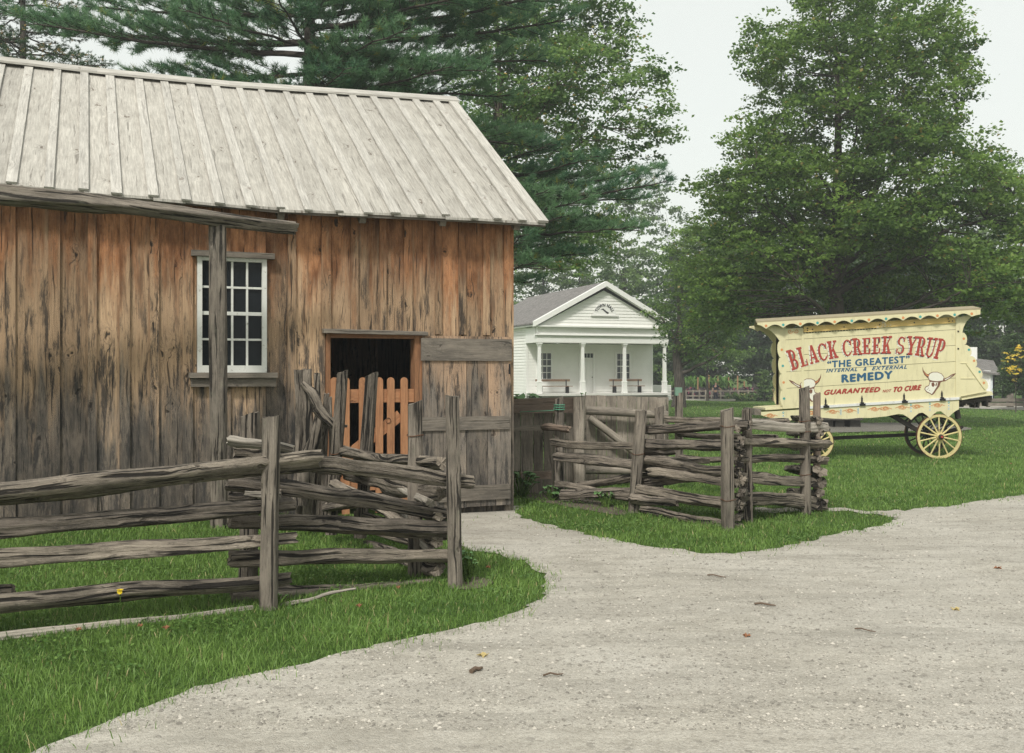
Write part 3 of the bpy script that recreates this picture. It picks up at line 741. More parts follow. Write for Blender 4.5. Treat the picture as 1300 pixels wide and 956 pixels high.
# section B towards the tall corner post
for (A, B, ta, tb, sd, m) in [((398, 590, 7.3), (600, 611, 7.84), 22, 18, 21, 'rail'), ((288, 610, 7.28), (567, 651, 7.98), 20, 22, 22, 'raildk'), ((291, 661, 7.2), (567, 673, 7.96), 22, 25, 23, 'raildk'), ((291, 708, 7.2), (568, 706, 7.95), 24, 21, 24, 'rail'), ((294, 762, 7.22), (551, 742, 7.95), 25, 15, 25, 'raildk'), ((352, 768, 7.1), (452, 750, 7.2), 7, 3, 26, 'pale')]:
    rail_part(lf, A, B, ta, tb, sd, m, n=30)
rail_part(lf, (290, 557, 7.12), (372, 571, 7.16), 13, 11, 27, 'pale', sag=.01)
rail_part(lf, (298, 574, 7.3), (372, 574, 7.35), 17, 12, 28, 'rail', sag=.006)
rail_part(lf, (311, 626, 7.3), (356, 629, 7.3), 12, 12, 29, 'pale', sag=.006)
rail_part(lf, (292, 632, 7.32), (358, 626, 7.32), 14, 10, 30, 'raildk', sag=.006)
post(lf, 345, 529, 341, 769, 6.98, 23, 31, slant=.01)
post(lf, 318, 526, 315, 752, 7.5, 24, 32, 'raildk')
post(lf, 574, 503, 578, 745, 7.72, 19.5, 33, slant=-.006)
post(lf, 527, 511, 527, 730, 8.15, 20, 34, wires=(.82,))
# section C, from the corner back towards the gate: rails seen nearly end on
for i, (yA, yB, m) in enumerate([(590, 572, 'rail'), (625, 603, 'raildk'), (656, 628, 'rail'), (687, 652, 'rail'), (725, 690, 'raildk')]):
    rail_part(lf, (560-i*1.0, yA, 7.83+.02*i), (428+i*9, yB, 9.6), 19+(i % 2)*3, 13, 41+i, m)
rail_part(lf, (545, 640, 7.9), (470, 590, 9.3), 16, 14, 47, 'pale')
rail_part(lf, (548, 700, 7.95), (480, 610, 9.4), 14, 14, 48, 'pale')
for (A, B, ta, tb, sd, m) in [((425, 612, 9.3), (522, 668, 8.4), 18, 12, 241, 'rail'), ((412, 646, 9.5), (524, 622, 8.6), 14, 12, 242, 'raildk'), ((428, 594, 9.2), (535, 603, 8.5), 14, 14, 243, 'rail'), ((430, 668, 9.3), (530, 690, 8.3), 11, 10, 244, 'rail')]:
    rail_part(lf, A, B, ta, tb, sd, m, n=18)
post(lf, 435, 472, 421, 668, 9.5, 15, 51, 'raildk', dlean=-.1, wires=(.5,))
post(lf, 472, 475, 458, 672, 9.45, 15, 52, 'raildk', dlean=-.1)
# broken stump and twisted limb beside the gate
st = thing('broken_stump', 'splintered grey stump slabs with a twisted dead limb, left of the picket gate', 'stump', P(390, 640, 9.9)); st.location.z = 0
for (xt, yt, xb, w, sd, m) in [(380, 470, 383, 13, 61, 'raildk'), (392, 469, 392, 14, 62, 'raildk'), (404, 474, 402, 12, 63, 'rail'), (413, 500, 412, 12, 64, 'raildk'), (420, 504, 417, 8, 65, 'post')]:
    p1 = P(xt, yt, 9.85); p0 = P(xb, 665, 9.85); mb = MB(); splitlog(mb, p0, p1, w/2*9.85/F*1.1, w/2*9.85/F*.75, sd, n=16, sag=.015)
    # jagged top
    mb.build('slab', M[m], st)
mb = MB(); pa = [P(385, 486, 9.75), P(396, 500, 9.7), P(404, 519, 9.68), P(413, 531, 9.66), P(424, 540, 9.65), P(441, 541, 9.64)]
mb.tube(pa, [.03, .055, .05, .06, .04, .012], 9, seed=66, rfun=lambda a, t: 1+.25*math.sin(3*a+t*17)+.15*math.sin(5*a-t*29))
mb.build('limb', M['rail'], st)
mb = MB(); pa = [P(407, 530, 9.7), P(398, 560, 9.68), P(386, 590, 9.66), P(378, 640, 9.66)]
mb.tube(pa, [.05, .06, .07, .09], 9, seed=67, rfun=lambda a, t: 1+.2*math.sin(3*a+t*9)); mb.build('limb', M['raildk'], st)

# ------------------------------------------------------------ log post and beam in front of the barn
lg = thing('log_gateway', 'tall grey post carrying a long cracked log beam in front of the barn window', 'gateway', P(277, 665, 10.0)); lg.location.z = .12
post(lg, 276, 276, 278, 666, 10.0, 22, 71, 'post', slant=.01)
mb = MB(); p1 = P(376, 284, 10.35); pm = P(0, 249, 8.95); p0 = pm+(pm-p1)*.5
splitlog(mb, p0, p1, .135, .078, 72, n=44, sides=30, sag=.035, twist=1.2); mb.build('beam', M['post'], lg)

# ------------------------------------------------------------ board fence and board gate
bf = thing('board_fence', 'brown topped board fence running from behind the barn door to the board gate', 'fence', P(695, 632, 13.6)); bf.location.z = 0
def pboard(mb, xa, xb, ya, yb, da, db, th=.025, **k):   # board panel between photo columns, top/bottom rows given at xa and xb
    a, b = P(xa, yb[0], da), P(xb, yb[1], db); c, d = P(xb, ya[1], db), P(xa, ya[0], da); n = Vector((0, th, 0))
    mb.hexa([a, b, b+n, a+n, d, c, c+n, d+n], **k)
mb = MB(); xs = [632, 647, 661, 677, 690, 703, 718, 731, 744]
for i in range(len(xs)-1):
    dd = 13.9; pboard(mb, xs[i]+.3, xs[i+1]-.3, (523+rnd.uniform(-1, 1), 523), (630, 630), dd, dd, L=Z)
mb.build('boards', M['board'], bf)
for (xa, xb, ya, yb, d, m) in ((632, 731, 505, 525, 13.72, 'boardbr'), (632, 718, 540, 547, 13.66, 'board'), (632, 700, 599, 609, 13.5, 'boardbr')):
    mb = MB(); pboard(mb, xa, xb, (ya+2, ya-1), (yb, yb-1), d, d, .05 if ya > 530 else .03, L=(1, 0, 0)); mb.build('plank', M[m], bf)
post(bf, 735, 504, 735, 622, 13.66, 15, 81, 'board', name='post', slant=0)
post(bf, 710, 505, 710, 633, 13.2, 12, 82, 'post', name='post', label='round grey post with a green rope tied at the top', wires=(.55,))
mb = MB(); c = P(710, 520, 13.2)
for k in range(14):
    a0, a1 = k*math.pi/7, (k+1)*math.pi/7
    for h in (0, .03, .06): mb.tube([c+Vector((math.cos(a0)*.07, math.sin(a0)*.07, h)), c+Vector((math.cos(a1)*.07, math.sin(a1)*.07, h+.004))], .008, 5, caps=False)
mb.tube([c+Vector((-.07, -.03, .03)), P(703, 521, 13.1), P(660, 523, 13.6)], .006, 5)
mb.build('green_rope', plain('green_rope', (.10, .28, .18), .8), bf)
bg = thing('board_gate', 'closed grey board gate with a round log top rail and a diagonal brace', 'gate', P(795, 612, 15.2)); bg.location.z = 0
mb = MB(); xs = [742, 757, 770, 783, 797, 808, 823, 835, 849]
for i in range(len(xs)-1): pboard(mb, xs[i]+.3, xs[i+1]-.3, (502+rnd.uniform(-1, .6)+i*.3, 502+i*.35), (612, 612), 15.3, 15.3, L=Z)
mb.build('boards', M['board'], bg)
for (A, B, ta, tb, sd, nm) in (((744, 521, 15.1), (848, 527, 15.1), 11, 10, 91, 'rail'), ((748, 530, 15.1), (806, 574, 15.1), 9, 10, 92, 'brace'), ((742, 597, 15.1), (812, 598, 15.1), 10, 10, 93, 'rail')):
    p0, p1 = P(*A), P(*B); mb = MB(); mb.tube([p0, p0.lerp(p1, .33)+Z*.005, p0.lerp(p1, .66), p1], [ta/2*15/F, ta/2*15/F*1.03, tb/2*15/F, tb/2*15/F], 12, seed=sd); mb.build(nm, M['board'], bg)
post(bg, 840, 506, 840, 611, 15.2, 13, 94, 'board', name='post', slant=0)

# ------------------------------------------------------------ zigzag rail fence on the right
rf = thing('split_rail_fence', 'stacked zigzag split rail fence standing between the board gate and the yellow wagon', 'fence', P(923, 672, 10.6)); rf.location.z = 0
for (A, B, ta, tb, sd, m) in [
    # between the roped post and the leaning post, in front of the gate
    ((700, 561, 13.0), (808, 568, 12.1), 10, 9, 101, 'rail'), ((706, 580, 13.0), (836, 594, 11.9), 13, 14, 102, 'raildk'), ((735, 616, 12.9), (842, 602, 12.0), 10, 10, 103, 'rail'), ((706, 614, 13.0), (802, 634, 12.2), 9, 8, 104, 'rail'), ((712, 628, 12.8), (806, 626, 12.2), 12, 14, 105, 'raildk'), ((690, 541, 13.3), (722, 545, 12.9), 12, 10, 106, 'boardbr'),
    # between the leaning post and the double post
    ((820, 545, 12.0), (950, 540, 10.75), 14, 13, 111, 'raildk'), ((812, 563, 12.0), (940, 566, 10.7), 15, 17, 112, 'raildk'), ((806, 576, 12.0), (856, 572, 12.0), 11, 10, 113, 'raildk'), ((808, 584, 12.0), (938, 600, 10.7), 12, 16, 114, 'rail'), ((826, 598, 11.7), (938, 615, 10.7), 13, 14, 115, 'rail'), ((812, 611, 12.0), (905, 606, 11.2), 12, 10, 116, 'raildk'), ((804, 621, 11.9), (938, 640, 10.7), 16, 17, 117, 'rail'), ((802, 632, 11.8), (860, 640, 11.3), 12, 9, 118, 'raildk'), ((814, 646, 11.7), (938, 671, 10.7), 11, 15, 119, 'raildk'), ((815, 580, 12.1), (900, 586, 13.0), 9, 8, 120, 'rail'), ((850, 603, 13.0), (926, 610, 11.5), 9, 9, 121, 'pale'),
    # far side of the pen
    ((845, 533, 14.6), (1000, 536, 12.4), 8, 10, 131, 'rail'), ((860, 552, 14.6), (985, 556, 12.4), 7, 8, 132, 'raildk'), ((862, 580, 14.4), (960, 584, 12.6), 7, 8, 133, 'raildk'),
    # between the double post and the last post
    ((932, 536, 10.95), (1048, 544, 12.0), 15, 16, 141, 'pale'), ((938, 560, 10.9), (1048, 565, 12.0), 15, 15, 142, 'rail'), ((938, 582, 10.9), (1050, 583, 12.0), 11, 12, 143, 'rail'), ((938, 604, 10.9), (1046, 614, 12.0), 15, 14, 144, 'rail'), ((938, 630, 10.9), (1048, 641, 12.0), 16, 16, 145, 'rail')]:
    rail_part(rf, A, B, ta, tb, sd, m, n=22)
# rail ends stacked at the last post, pointing away behind it
for i, (y, t, m) in enumerate([(533, 14, 'rail'), (549, 17, 'raildk'), (566, 18, 'rail'), (583, 13, 'raildk'), (598, 22, 'raildk'), (613, 16, 'raildk'), (627, 15, 'raildk'), (640, 17, 'raildk'), (650, 10, 'raildk')]):
    rail_part(rf, (1041+(i*7 % 7), y, 11.75+.05*(i % 3)), (1008-(i*5 % 8), y-2, 13.4), t*.85, t*.7, 151+i, m, n=12, sag=.008)
for i, (y, t) in enumerate([(545, 12), (560, 12), (576, 15), (592, 14), (610, 14), (625, 14), (642, 15), (657, 12), (668, 10)]):
    rail_part(rf, (936+(i*5 % 7), y, 10.72), (952-(i*3 % 5), y-8, 12.2), t, t*.8, 171+i, 'raildk' if i % 2 else 'rail', n=10, sag=.006)
post(rf, 814, 521, 804, 651, 11.85, 14, 191, 'post', slant=.0, wires=(.6,), label='leaning square post')
post(rf, 837, 517, 837, 622, 12.6, 12, 192, 'post')
post(rf, 923, 520, 924, 674, 10.5, 15.5, 193, 'post', wires=(.87, .3))
post(rf, 948, 519, 950, 672, 11.0, 13, 194, 'raildk', slant=.012)
post(rf, 1021, 492, 1023, 653, 11.7, 14, 195, 'post', wires=(.75, .35, .67))
post(rf, 1037, 500, 1037, 640, 12.4, 9, 196, 'boardbr')
post(rf, 862, 499, 862, 606, 14.7, 11, 197, 'post')
mb = MB(); c = P(861, 497, 14.7); mb.box(c-Vector((.05, .05, .06)), (.1, 0, 0), (0, .1, 0), (0, 0, .12)); mb.build('green_cap', plain('green_rope_wrap', (.16, .27, .2), .8), rf)
# ------------------------------------------------------------ town hall
def siding_mat():
    t = NT('white_clapboard'); g = t.n('ShaderNodeTexCoord').outputs['Object']; n1 = t.noise(g, 1.2, 5, .7); n2 = t.noise(g, 9, 4, .7)
    c = t.mix(t.ramp(n1, .3, .75), (.84, .84, .80), (.77, .77, .73)); c = t.mix(t.math('MULTIPLY', t.ramp(n2, .62, .75), .25), c, (.5, .48, .43))
    return t.finish(c, .6, n2, .1, .01)
def shingle_mat():
    t = NT('grey_shingles'); g = t.attr('pc').outputs['Vector']
    br = t.n('ShaderNodeTexBrick', {'Vector': g, 'Color1': (.17, .16, .155, 1), 'Color2': (.26, .245, .235, 1), 'Mortar': (.07, .065, .06, 1), 'Scale': 1.0, 'Mortar Size': .012, 'Brick Width': .28, 'Row Height': .16})
    n = t.noise(g, 1.5, 6, .7); c = t.mix(t.math('MULTIPLY', t.ramp(n, .4, .7), .6), br.outputs[0], (.13, .13, .12))
    return t.finish(c, .95, br.outputs[1], .5, -.02)
M['siding'] = siding_mat(); M['shingle'] = shingle_mat()
M['trim'] = plain('white_trim_paint', (.80, .80, .77), .5, .12, 6)
M['lettr'] = plain('dark_letter_paint', (.05, .05, .055), .6, .3, 20)
M['glass2'] = plain('sash_window_glass', (.035, .042, .05), .08, .2, 3, spec=.5)
hu = Vector((math.cos(R(20)), math.sin(R(20)), 0)); hn = Vector((-hu.y, hu.x, 0)); HF = Vector((1.6, 61, 0))
hall = thing('town_hall', 'white clapboard town hall with a columned porch under its gable, far behind the fence', 'hall', HF)
def H(a, b, z): return HF+hu*a+hn*b+Z*z           # along front, back, height
def hb(mb, a0, a1, b0, b1, z0, z1, **k): mb.box(H(a0, b0, z0), hu*(a1-a0), hn*(b1-b0), Z*(z1-z0), **k)
HW = 8.9; zf = .45; zc = 3.6; zl = 4.75; zp = 7.2
def clap(mb, a0, b0, a1, b1, z0, z1, inward, holes=(), top=None, st=.19):
    """lapped boards from (a0,b0) to (a1,b1); top(t)->z limits gables"""
    A = H(a0, b0, 0); B = H(a1, b1, 0); d = B-A; Ln = d.length; d.normalize(); n = inward; z = z0
    while z < z1-.01:
        zt = min(z+st, z1); segs = [(0, Ln)]
        if top:
            x0, x1 = top(z); segs = [(x0, x1)]; y0, y1 = top(zt)
        for (h0, h1, q0, q1) in holes:
            if zt > q0+.01 and z < q1-.01:
                o = []
                for (p, q) in segs:
                    if h0 > p: o.append((p, min(q, h0)))
                    if h1 < q: o.append((max(p, h1), q))
                segs = o
        for (p, q) in segs:
            if q-p < .02: continue
            pp, qq = (p, q) if not top else (y0, y1)
            mb.hexa([A+d*p-n*.035+Z*z, A+d*q-n*.035+Z*z, A+d*q+Z*z, A+d*p+Z*z, A+d*pp-n*.006+Z*(zt-.002), A+d*qq-n*.006+Z*(zt-.002), A+d*qq+Z*(zt-.002), A+d*pp+Z*(zt-.002)], d)
        z = zt
bw = 2.0; wl = MB()
wins = [(.8, 1.66, 1.35, 2.98), (6.3, 7.2, 1.35, 2.98)]; dr = (3.72, 4.60, zf, 3.0)
# columns at 0.1, 3.0, 5.9, 8.8; the front wall stands 2 m behind them
clap(wl, 0, bw, HW, bw, zf-.3, zc, hn, holes=[(w[0], w[1], w[2], w[3]) for w in wins]+[dr])
clap(wl, 0, bw, 0, 13, zf-.3, zl-.25, hu)
clap(wl, HW, bw, HW, 13, zf-.3, zl-.25, -hu)
hb(wl, 0, HW, 13, 13.05, zf-.3, zc)
def gtop(z):
    k = (zp-.28-z)/(zp-.28-zl+.1)*(HW/2); return (HW/2-k, HW/2+k)
clap(wl, 0, 0, HW, 0, zl-.1, zp-.45, hn, top=gtop, st=.2)
wl.prism([H(0, .02, zl-.1), H(HW, .02, zl-.1), H(HW/2, .02, zp-.3)], hn*.1)
wl.prism([H(0, 13, zl-.1), H(HW, 13, zl-.1), H(HW/2, 13, zp-.3)], -hn*.1)
wl.build('wall', M['siding'], hall)
en = MB()
hb(en, -.08, HW+.08, -.08, .3, zc, zc+.42); hb(en, -.05, HW+.05, -.04, .28, zc+.424, zl-.2); hb(en, -.3, HW+.3, -.3, .3, zl-.196, zl-.1)
hb(en, -.2, HW+.2, -.2, .26, zc+.44, zc+.50)
hb(en, -.08, .22, .3, bw-.04, zc, zl-.2); hb(en, HW-.22, HW+.08, .3, bw-.04, zc, zl-.2)
hb(en, .22, HW-.22, .3, bw-.04, zc+.02, zc+.06)
hb(en, -.03, .09, bw-.05, bw-.036, zf-.3, zc); hb(en, HW-.09, HW+.03, bw-.05, bw-.036, zf-.3, zc)
hb(en, -.06, .1, bw, 13, zl-.32, zl+.08); hb(en, -.34, -.06, .06, 13, zl-.16, zl-.07); hb(en, HW-.1, HW+.06, bw, 13, zl-.32, zl+.08)
en.build('entablature', M['trim'], hall)
rk = MB()
for sg in (0, 1):
    e = H(-.35 if not sg else HW+.35, -.3, zl-.18); p = H(HW/2, -.3, zp-.06)
    e = e-hn*.1; p = p-hn*.1; rk.hexa([e, p, p+hn*.4, e+hn*.4, e+Z*.32, p+Z*.32, p+hn*.4+Z*.32, e+hn*.4+Z*.32], p-e)
rk.build('raking_cornice', M['trim'], hall)
rfm = MB()
for sg in (0, 1):
    e = H(-.42 if not sg else HW+.42, .003, zl-.05); p = H(HW/2, .003, zp+.15); L = hn*13.35; up = Z*.09
    pts = [e, e+L, p+L, p]; org = e; d2 = (p-e).normalized()
    for dz, rev in ((up, 0), (Vector(), 1)):
        q = [x+dz for x in pts]; rfm.face(q, [((x-org).dot(hn), (x-org).dot(d2), 0) for x in q])
    for i in range(4):
        a, b = pts[i], pts[(i+1) % 4]; rfm.face([a, b, b+up, a+up])
rfm.build('roof', M['shingle'], hall)
pf = MB(); hb(pf, -.1, HW+.1, -.25, bw, zf-.14, zf); pf.build('porch_floor', plain('grey_porch_boards', (.62, .61, .58), .7), hall)
fd = MB(); hb(fd, 0, HW, -.1, 12.9, -.9, zf-.15); fd.build('foundation', plain('grey_stone_base', (.28, .27, .25), .9), hall)
for a in (.12, 3.02, 5.92, 8.78):
    mb = MB(); c = H(a, .1, 0)
    def sq(w, z): return [c+hu*-w+hn*-w+Z*z, c+hu*w+hn*-w+Z*z, c+hu*w+hn*w+Z*z, c+hu*-w+hn*w+Z*z]
    mb.hexa(sq(.15, zf)+sq(.15, zf+.12)); mb.hexa(sq(.13, zf+.124)+sq(.13, zf+.7)); mb.hexa(sq(.15, zf+.704)+sq(.13, zf+.77))
    mb.hexa(sq(.10, zf+.774)+sq(.08, zc-.25)); mb.hexa(sq(.09, zc-.246)+sq(.14, zc-.1)); mb.hexa(sq(.16, zc-.096)+sq(.16, zc-.003))
    mb.build('column', M['trim'], hall)
for (a0, a1, z0, z1) in wins:
    fr_ = MB()
    for q in ((a0-.12, a0, z0-.1, z1+.12), (a1, a1+.12, z0-.1, z1+.12), (a0, a1, z1, z1+.12), (a0-.02, a1+.02, z0-.1, z0)):
        hb(fr_, q[0], q[1], bw-.09, bw+.03, q[2], q[3])
    f = fr_.build('window', M['trim'], hall); pn = MB(); hb(pn, a0, a1, bw+.0, bw+.02, z0, z1); pn.build('pane', M['glass2'], f)
    mu = MB()
    for k in range(1, 3): x = a0+(a1-a0)*k/3; hb(mu, x-.018, x+.018, bw-.03, bw-.004, z0, z1)
    for k in range(1, 4):
        z = z0+(z1-z0)*k/4; hh = .035 if k == 2 else .018; hb(mu, a0, a1, bw-.034, bw-.006, z-hh, z+hh)
    mu.build('glazing_bars', M['trim'], f)
mb = MB(); hb(mb, dr[0], dr[1], bw+.0, bw+.05, dr[2], 2.62)
for (x0, x1, z0, z1) in ((.08, .41, .15, .95), (.49, .82, .15, .95), (.08, .41, 1.1, 2.05), (.49, .82, 1.1, 2.05)): hb(mb, dr[0]+x0, dr[0]+x1, bw-.016, bw-.002, dr[2]+z0, dr[2]+z1)
dd_ = mb.build('door', M['trim'], hall)
mb = MB(); c = H(dr[0]+.8, bw-.04, 1.45); mb.tube([c, c-hn*.06], [.03, .035], 8); mb.build('door_knob', M['iron'], dd_)
mb = MB()
for q in ((dr[0]-.14, dr[0], zf, 3.12), (dr[1], dr[1]+.14, zf, 3.12), (dr[0], dr[1], 2.99, 3.12), (dr[0], dr[1], 2.63, 2.71)): hb(mb, q[0], q[1], bw-.09, bw+.02, q[2], q[3])
ddf = mb.build('door_frame', M['trim'], hall)
mb = MB(); hb(mb, dr[0], dr[1], bw+.0, bw+.02, 2.71, 2.99); mb.build('transom_pane', M['glass2'], ddf)
mb = MB()
for k in (1, 2, 3): x = dr[0]+.9*k/4; hb(mb, x-.014, x+.014, bw-.03, bw-.003, 2.71, 2.99)
mb.build('glazing_bars', M['trim'], ddf)
# half-round sign board with its arched lettering
def txt_mesh(s, size=1.0, bold=0.0, shear=0.0, extrude=.0, spacing=1.0):
    cu = bpy.data.curves.new('t', 'FONT'); cu.body = s; cu.size = size; cu.offset = bold; cu.shear = shear; cu.extrude = extrude; cu.space_character = spacing; cu.resolution_u = 3
    ob = bpy.data.objects.new('t', cu); C.objects.link(ob); bpy.context.view_layer.update()
    me = bpy.data.meshes.new_from_object(ob.evaluated_get(bpy.context.evaluated_depsgraph_get()))
    bpy.data.objects.remove(ob); v = np.array([tuple(p.co) for p in me.vertices]); f = [list(p.vertices) for p in me.polygons]
    bpy.data.meshes.remove(me); return v, f
def add_mapped(mb, v, f, fn, mi=0):
    b = len(mb.v)
    for p in v: q = fn(*p); mb.v.append(tuple(q)); mb.pc.append((q[0], q[2], 0))
    for q in f: mb.f.append([i+b for i in q]); mb.m.append(mi); mb.sm.append(False)
sc_a, sc_z = HW/2, zl+.62; mb = MB(); pts = []
for k in range(17): a = math.pi*k/16; pts.append(H(sc_a+math.cos(a)*.78, -.055, sc_z+math.sin(a)*.72))
mb.prism(pts, -hn*.03); mb.prism([H(sc_a-.95, -.06, sc_z-.09), H(sc_a+.95, -.06, sc_z-.09), H(sc_a+.95, -.06, sc_z-.003), H(sc_a-.95, -.06, sc_z-.003)], -hn*.07)
sgn = mb.build('gable_sign', M['trim'], hall)
mb = MB(); v, f = txt_mesh('TOWN HALL', .27, .006, 0, .008, 1.15); wd = v[:, 0].max()
def arcf(x, y, z):
    a = math.pi*(1-(.10+.80*x/wd)); r = .50+y; return H(sc_a+math.cos(a)*r*1.04, -.098-z, sc_z+.02+math.sin(a)*r)
add_mapped(mb, v, f, arcf); mb.build('sign_lettering', M['lettr'], sgn)
mb = MB()   # painted quill-like flourish in the middle
fl_ = [(-.28, .30), (-.16, .33), (-.02, .22), (.1, .12), (.22, .06), (.3, .14), (.16, .2), (.02, .3), (-.12, .40)]
mb.prism([H(sc_a+x, -.089, sc_z+z) for x, z in fl_], -hn*.012); mb.build('sign_emblem', M['lettr'], sgn)
M['bench'] = plain('brown_bench_wood', (.22, .14, .09), .6, .4, 8)
for (a0, lb) in ((.35, 'brown back-rest bench on the hall porch left of the door'), (5.45, 'brown back-rest bench on the hall porch right of the door')):
    L_ = 2.35; b = thing('porch_bench', lb, 'bench', H(a0+L_/2, 1.0, zf), 'benches on the hall porch')
    mb = MB(); hb(mb, a0, a0+L_, .9, 1.3, zf+.42, zf+.46); mb.build('seat', M['bench'], b)
    mb = MB(); hb(mb, a0, a0+L_, 1.35, 1.385, zf+.74, zf+.88); mb.build('backrest', M['bench'], b)
    for x in (a0+.25, a0+L_-.3):
        mb = MB(); hb(mb, x, x+.07, .95, 1.38, zf, zf+.418); hb(mb, x, x+.06, 1.31, 1.345, zf+.42, zf+.84); mb.build('leg', M['iron'], b)

# ------------------------------------------------------------ the show wagon
WY = 23.0
def Q(px, py, o=0.0):             # wagon side plane, o metres towards the viewer
    return Vector(((px-650)/F*WY+max(0, -o)*.14, WY-o, EYE-(py-HY)/F*WY))
wag = thing('show_wagon', 'pale yellow painted medicine show wagon with red lettering and spoked wheels on the lawn', 'wagon', G(1100, 23.6))
def ymat():
    t = NT('yellow_wagon_paint'); g = t.n('ShaderNodeTexCoord').outputs['Object']; n1 = t.noise(g, 1.1, 6, .7); n2 = t.noise(g, 26, 5, .75); n3 = t.noise(t.n('ShaderNodeMapping', {0: g, 3: (6, 6, 1.0)}).outputs[0], 2.0, 5, .7)
    c = t.mix(t.ramp(n1, .3, .7), (.69, .64, .41), (.62, .575, .36)); c = t.mix(t.math('MULTIPLY', t.ramp(n3, .5, .75), .6), c, (.44, .40, .25)); c = t.mix(t.math('MULTIPLY', t.ramp(n2, .64, .70), .6), c, (.35, .3, .2))
    return t.finish(c, .6, n2, .15, .004)
M['wy'] = ymat(); M['wy2'] = plain('orange_yellow_board_paint', (.66, .47, .17), .6, .25, 5, dirt=(.66, .64, .6), dscale=1.6, dth=(.56, .6))
M['wwhite'] = plain('worn_white_paint', (.66, .67, .66), .6, .2, 10, dirt=(.35, .3, .24), dscale=9)
M['red'] = plain('brick_red_paint', (.34, .05, .035), .6, .45, 25, dirt=(.5, .2, .12), dscale=22, dth=(.6, .7)); M['navy'] = plain('blue_sign_paint', (.025, .10, .19), .6, .4, 30); M['teal'] = plain('teal_paint', (.06, .32, .30), .6, .3, 30)
M['orangep'] = plain('orange_flourish_paint', (.60, .25, .10), .6, .3, 30); M['brownp'] = plain('brown_paint', (.16, .07, .045), .6, .4, 30); M['whitel'] = plain('white_halo_paint', (.70, .69, .60), .6, .2, 20)
M['groove'] = plain('shadow_gap_paint', (.22, .19, .09), .8, .2, 9); M['wheel'] = plain('yellow_wheel_paint', (.58, .50, .24), .6, .35, 14, dirt=(.22, .15, .08), dscale=10, dth=(.55, .65)); M['shadewheel'] = plain('far_wheel_painted_shade', (.05, .045, .038), .7, .3, 14)  # far wheels get a near-black colour standing in for shade under the wagon
M['wdark'] = plain('dark_underbody', (.03, .026, .022), .85, .4, 10); M['wroof'] = plain('weathered_wagon_roof', (.30, .26, .17), .8, .4, 5)
SLP = -.0615       # the body leans: rows fall this much per column towards the right
def row(y1000, px): return y1000+SLP*(px-1000)
D = 1.25           # body depth
# body: side boards with v-grooves (real gaps) - near side
body = MB(); tops = [417, 431.5, 451.5, 472, 493, 519]
for i in range(5):
    y0, y1 = tops[i]+.25, tops[i+1]-.25
    def edge(y):     # left and right ends of the flat side board
        t = (y-417)/102; return 993.5, (1219.5 if y < 455 else 1219.5)
    a0, b0 = edge(y0)
    pts = [Q(a0, row(y0, a0)), Q(b0, row(y0, b0)), Q(b0, row(y1, b0)), Q(a0, row(y1, a0))]
    body.prism(pts, Vector((0, .03, 0)))
body.prism([Q(993.5, row(417, 993.5), -.032), Q(1219.5, row(417, 1219.5), -.032), Q(1219.5, row(519, 1219.5), -.032), Q(993.5, row(519, 993.5), -.032)], Vector((0, .02, 0)), mi=1)
far = Vector((.175, D, 0))
body.prism([Q(993.5, row(417, 993.5))+far, Q(1219.5, row(417, 1219.5))+far, Q(1219.5, row(519, 1219.5))+far, Q(993.5, row(519, 993.5))+far], Vector((0, -.03, 0)))
for x in (997, 1214): body.prism([Q(x, row(414, x), -.06), Q(x, row(414, x), -D+.04), Q(x, row(519, x), -D+.04), Q(x, row(519, x), -.06)], Vector((.03, 0, 0)))
flo = [Q(972, row(519, 972), -.04), Q(1219, row(519, 1219), -.04)]
body.hexa([flo[0], flo[1], flo[1]+Vector((0, D-.08, 0)), flo[0]+Vector((0, D-.08, 0))]+[p+Z*.05 for p in (flo[0], flo[1], flo[1]+Vector((0, D-.08, 0)), flo[0]+Vector((0, D-.08, 0)))])
bd_ = body.build('body', [M['wy'], M['groove']], wag)
# corner posts and thin stile
mb = MB()
for (x0, x1, o) in ((1017.5, 1020.5, .005), (1213, 1219, .016)): mb.prism([Q(x0, row(418, x0), .002), Q(x1, row(418, x1), .002), Q(x1, row(518, x1), .002), Q(x0, row(518, x0), .002)], Vector((0, -o, 0)))
mb.build('stile', M['wy'], wag)
mb = MB()
for (x, y) in ((1216, 421+13), (1216, 456), (1019, 513.5)): mb.cbox(Q(x, row(y, x)-(0), .024), (.035, 0, 0), (0, .012, 0), (0, 0, .035))
mb.build('bolt', M['wdark'], wag)
# scalloped end boards, near and far side of each end
def scal(pts_path, r_px, n, side):
    """row of outward bumps along a line of pixel points"""
    out = []; (x0, y0), (x1, y1) = pts_path; Ln = math.hypot(x1-x0, y1-y0); tx, ty = (x1-x0)/Ln, (y1-y0)/Ln; nx, ny = (ty, -tx) if side > 0 else (-ty, tx)
    for k in range(n):
        cx, cy = x0+tx*Ln*(k+.5)/n, y0+ty*Ln*(k+.5)/n; hw = Ln/n/2
        for j in range(7):
            a = math.pi*(1-j/6); out.append((cx+tx*math.cos(a)*hw+nx*math.sin(a)*r_px, cy+ty*math.cos(a)*hw+ny*math.sin(a)*r_px))
    return out
left_loop = [(997, 415)]+[(960, 412), (968, 414.5), (977, 419), (984, 425), (989, 431.5)]+scal([(990, 433), (994.5, 516)], 3.6, 4, -1)+[(995, 519), (999, 519)]
right_loop = [(1216, 403)]+[(1240, 398), (1233, 402), (1227, 408), (1223, 416), (1222, 421)]+scal([(1221.5, 422), (1224, 438)], 5, 1, 1)+scal([(1224, 438), (1252, 495)], 5.5, 4, 1)+[(1253, 497), (1216, 504)]
